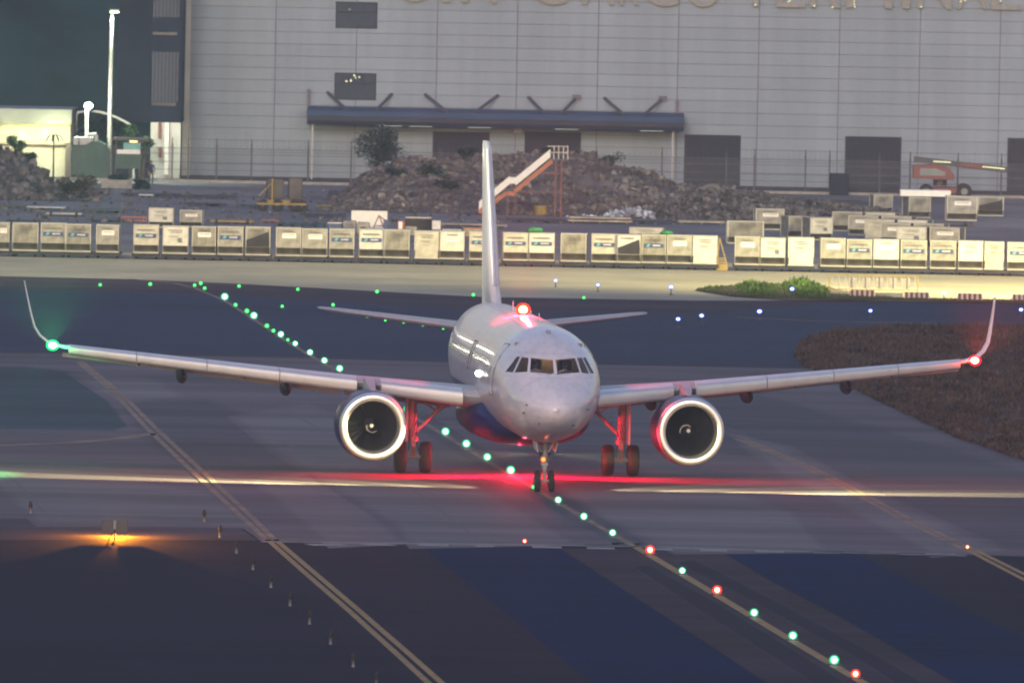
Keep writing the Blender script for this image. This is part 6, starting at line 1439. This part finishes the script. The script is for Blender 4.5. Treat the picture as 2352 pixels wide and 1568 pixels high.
mast(-78, 505, 18, -1, 455, (1, 1, .72), 230000, 7, 'added floodlight mast left of the picture brightening only the airliner tail', 9.4)  # mast added to brighten the side of the fin
for (x_, y_, h_, pw_, lb_) in ((-74, 888, 24.5, 9000, 'tall floodlight mast beyond the left edge of the picture'), (-77.5, 890, 9.5, 9000, 'short floodlight mast beyond the left edge of the picture')):
    mast(x_, y_, h_, -1, 440, (1, 1, .75), pw_, 5, lb_, 4)

# the belt of light on the ground each side of the nose wheel comes from the turn-off lamps
for sx in (-1, 1):
    base = A @ Vector((sx * .25, 4.8, 1.36)); cy = 430.5
    for tx, pw, cone in ((6.5, 4000, 34), (10.0, 14000, 24), (15, 60000, 15), (21, 200000, 12)):
        lamp('turnoff_beam', 'SPOT', base, (1, .86, .42), pw, None, .03, (base.x + sx * tx, cy, 0), cone, .45)
for o in list(COL.objects):
    if o.name.startswith('turnoff_beam'):
        mw = o.matrix_basis.copy(); o.parent = plane; o.matrix_parent_inverse = A.inverted()

# ================================================================== WORLD, SUN, HAZE
SUN_E, SUN_A = R(15.0), R(188.0)       # low sun lamp behind the camera stands in for floodlights there
w = bpy.data.worlds.new('World'); sc.world = w; w.use_nodes = True; nt = w.node_tree; nt.nodes.clear()
sky = nt.nodes.new('ShaderNodeTexSky'); sky.sky_type = 'NISHITA'; sky.sun_disc = False; sky.sun_elevation = SUN_E; sky.sun_rotation = SUN_A; sky.air_density = 1.6; sky.dust_density = 2.0; sky.ozone_density = 3
hs = nt.nodes.new('ShaderNodeMix'); hs.data_type = 'RGBA'; hs.blend_type = 'MULTIPLY'; hs.inputs[0].default_value = 1; hs.inputs[7].default_value = (1.04, .90, 1.08, 1)
bg = nt.nodes.new('ShaderNodeBackground'); bg.inputs[1].default_value = .126; ow = nt.nodes.new('ShaderNodeOutputWorld')
nt.links.new(sky.outputs[0], hs.inputs[6]); nt.links.new(hs.outputs[2], bg.inputs[0]); nt.links.new(bg.outputs[0], ow.inputs[0])
sd = bpy.data.lights.new('flood_sun', 'SUN'); sd.energy = .62; sd.angle = R(10); sd.color = (1, .97, .90); so = bpy.data.objects.new('flood_sun', sd); COL.objects.link(so)
az = SUN_A; dirv = Vector((math.sin(az) * math.cos(SUN_E), math.cos(az) * math.cos(SUN_E), math.sin(SUN_E)))
so.rotation_euler = (-dirv).to_track_quat('-Z', 'Y').to_euler()
HAZE = 0.00022
if HAZE:
    b = MB(); b.box(-320, 260, -12, 1120, -1.2, 60); hz = b.build('haze', bpy.data.materials.new('haze')); m = hz.data.materials[0]; m.use_nodes = True; nt = m.node_tree; nt.nodes.clear()
    pv = nt.nodes.new('ShaderNodeVolumePrincipled'); pv.inputs['Density'].default_value = HAZE; pv.inputs['Color'].default_value = (.82, .93, .98, 1); pv.inputs['Anisotropy'].default_value = .2; mo = nt.nodes.new('ShaderNodeOutputMaterial'); nt.links.new(pv.outputs[0], mo.inputs['Volume'])
    hz['kind'] = 'stuff'
vs_ = sc.view_settings; sc.display_settings.display_device = 'sRGB'; vs_.view_transform = 'Standard'; vs_.look = 'None'; vs_.exposure = 0.42; vs_.gamma = 1; vs_.use_curve_mapping = False
sc.cycles.use_denoising = True; sc.cycles.volume_step_rate = 1; sc.cycles.max_bounces = 6; sc.cycles.volume_bounces = 0; sc.cycles.transparent_max_bounces = 12
sc.cycles.sample_clamp_indirect = 4; sc.cycles.filter_width = 2.0
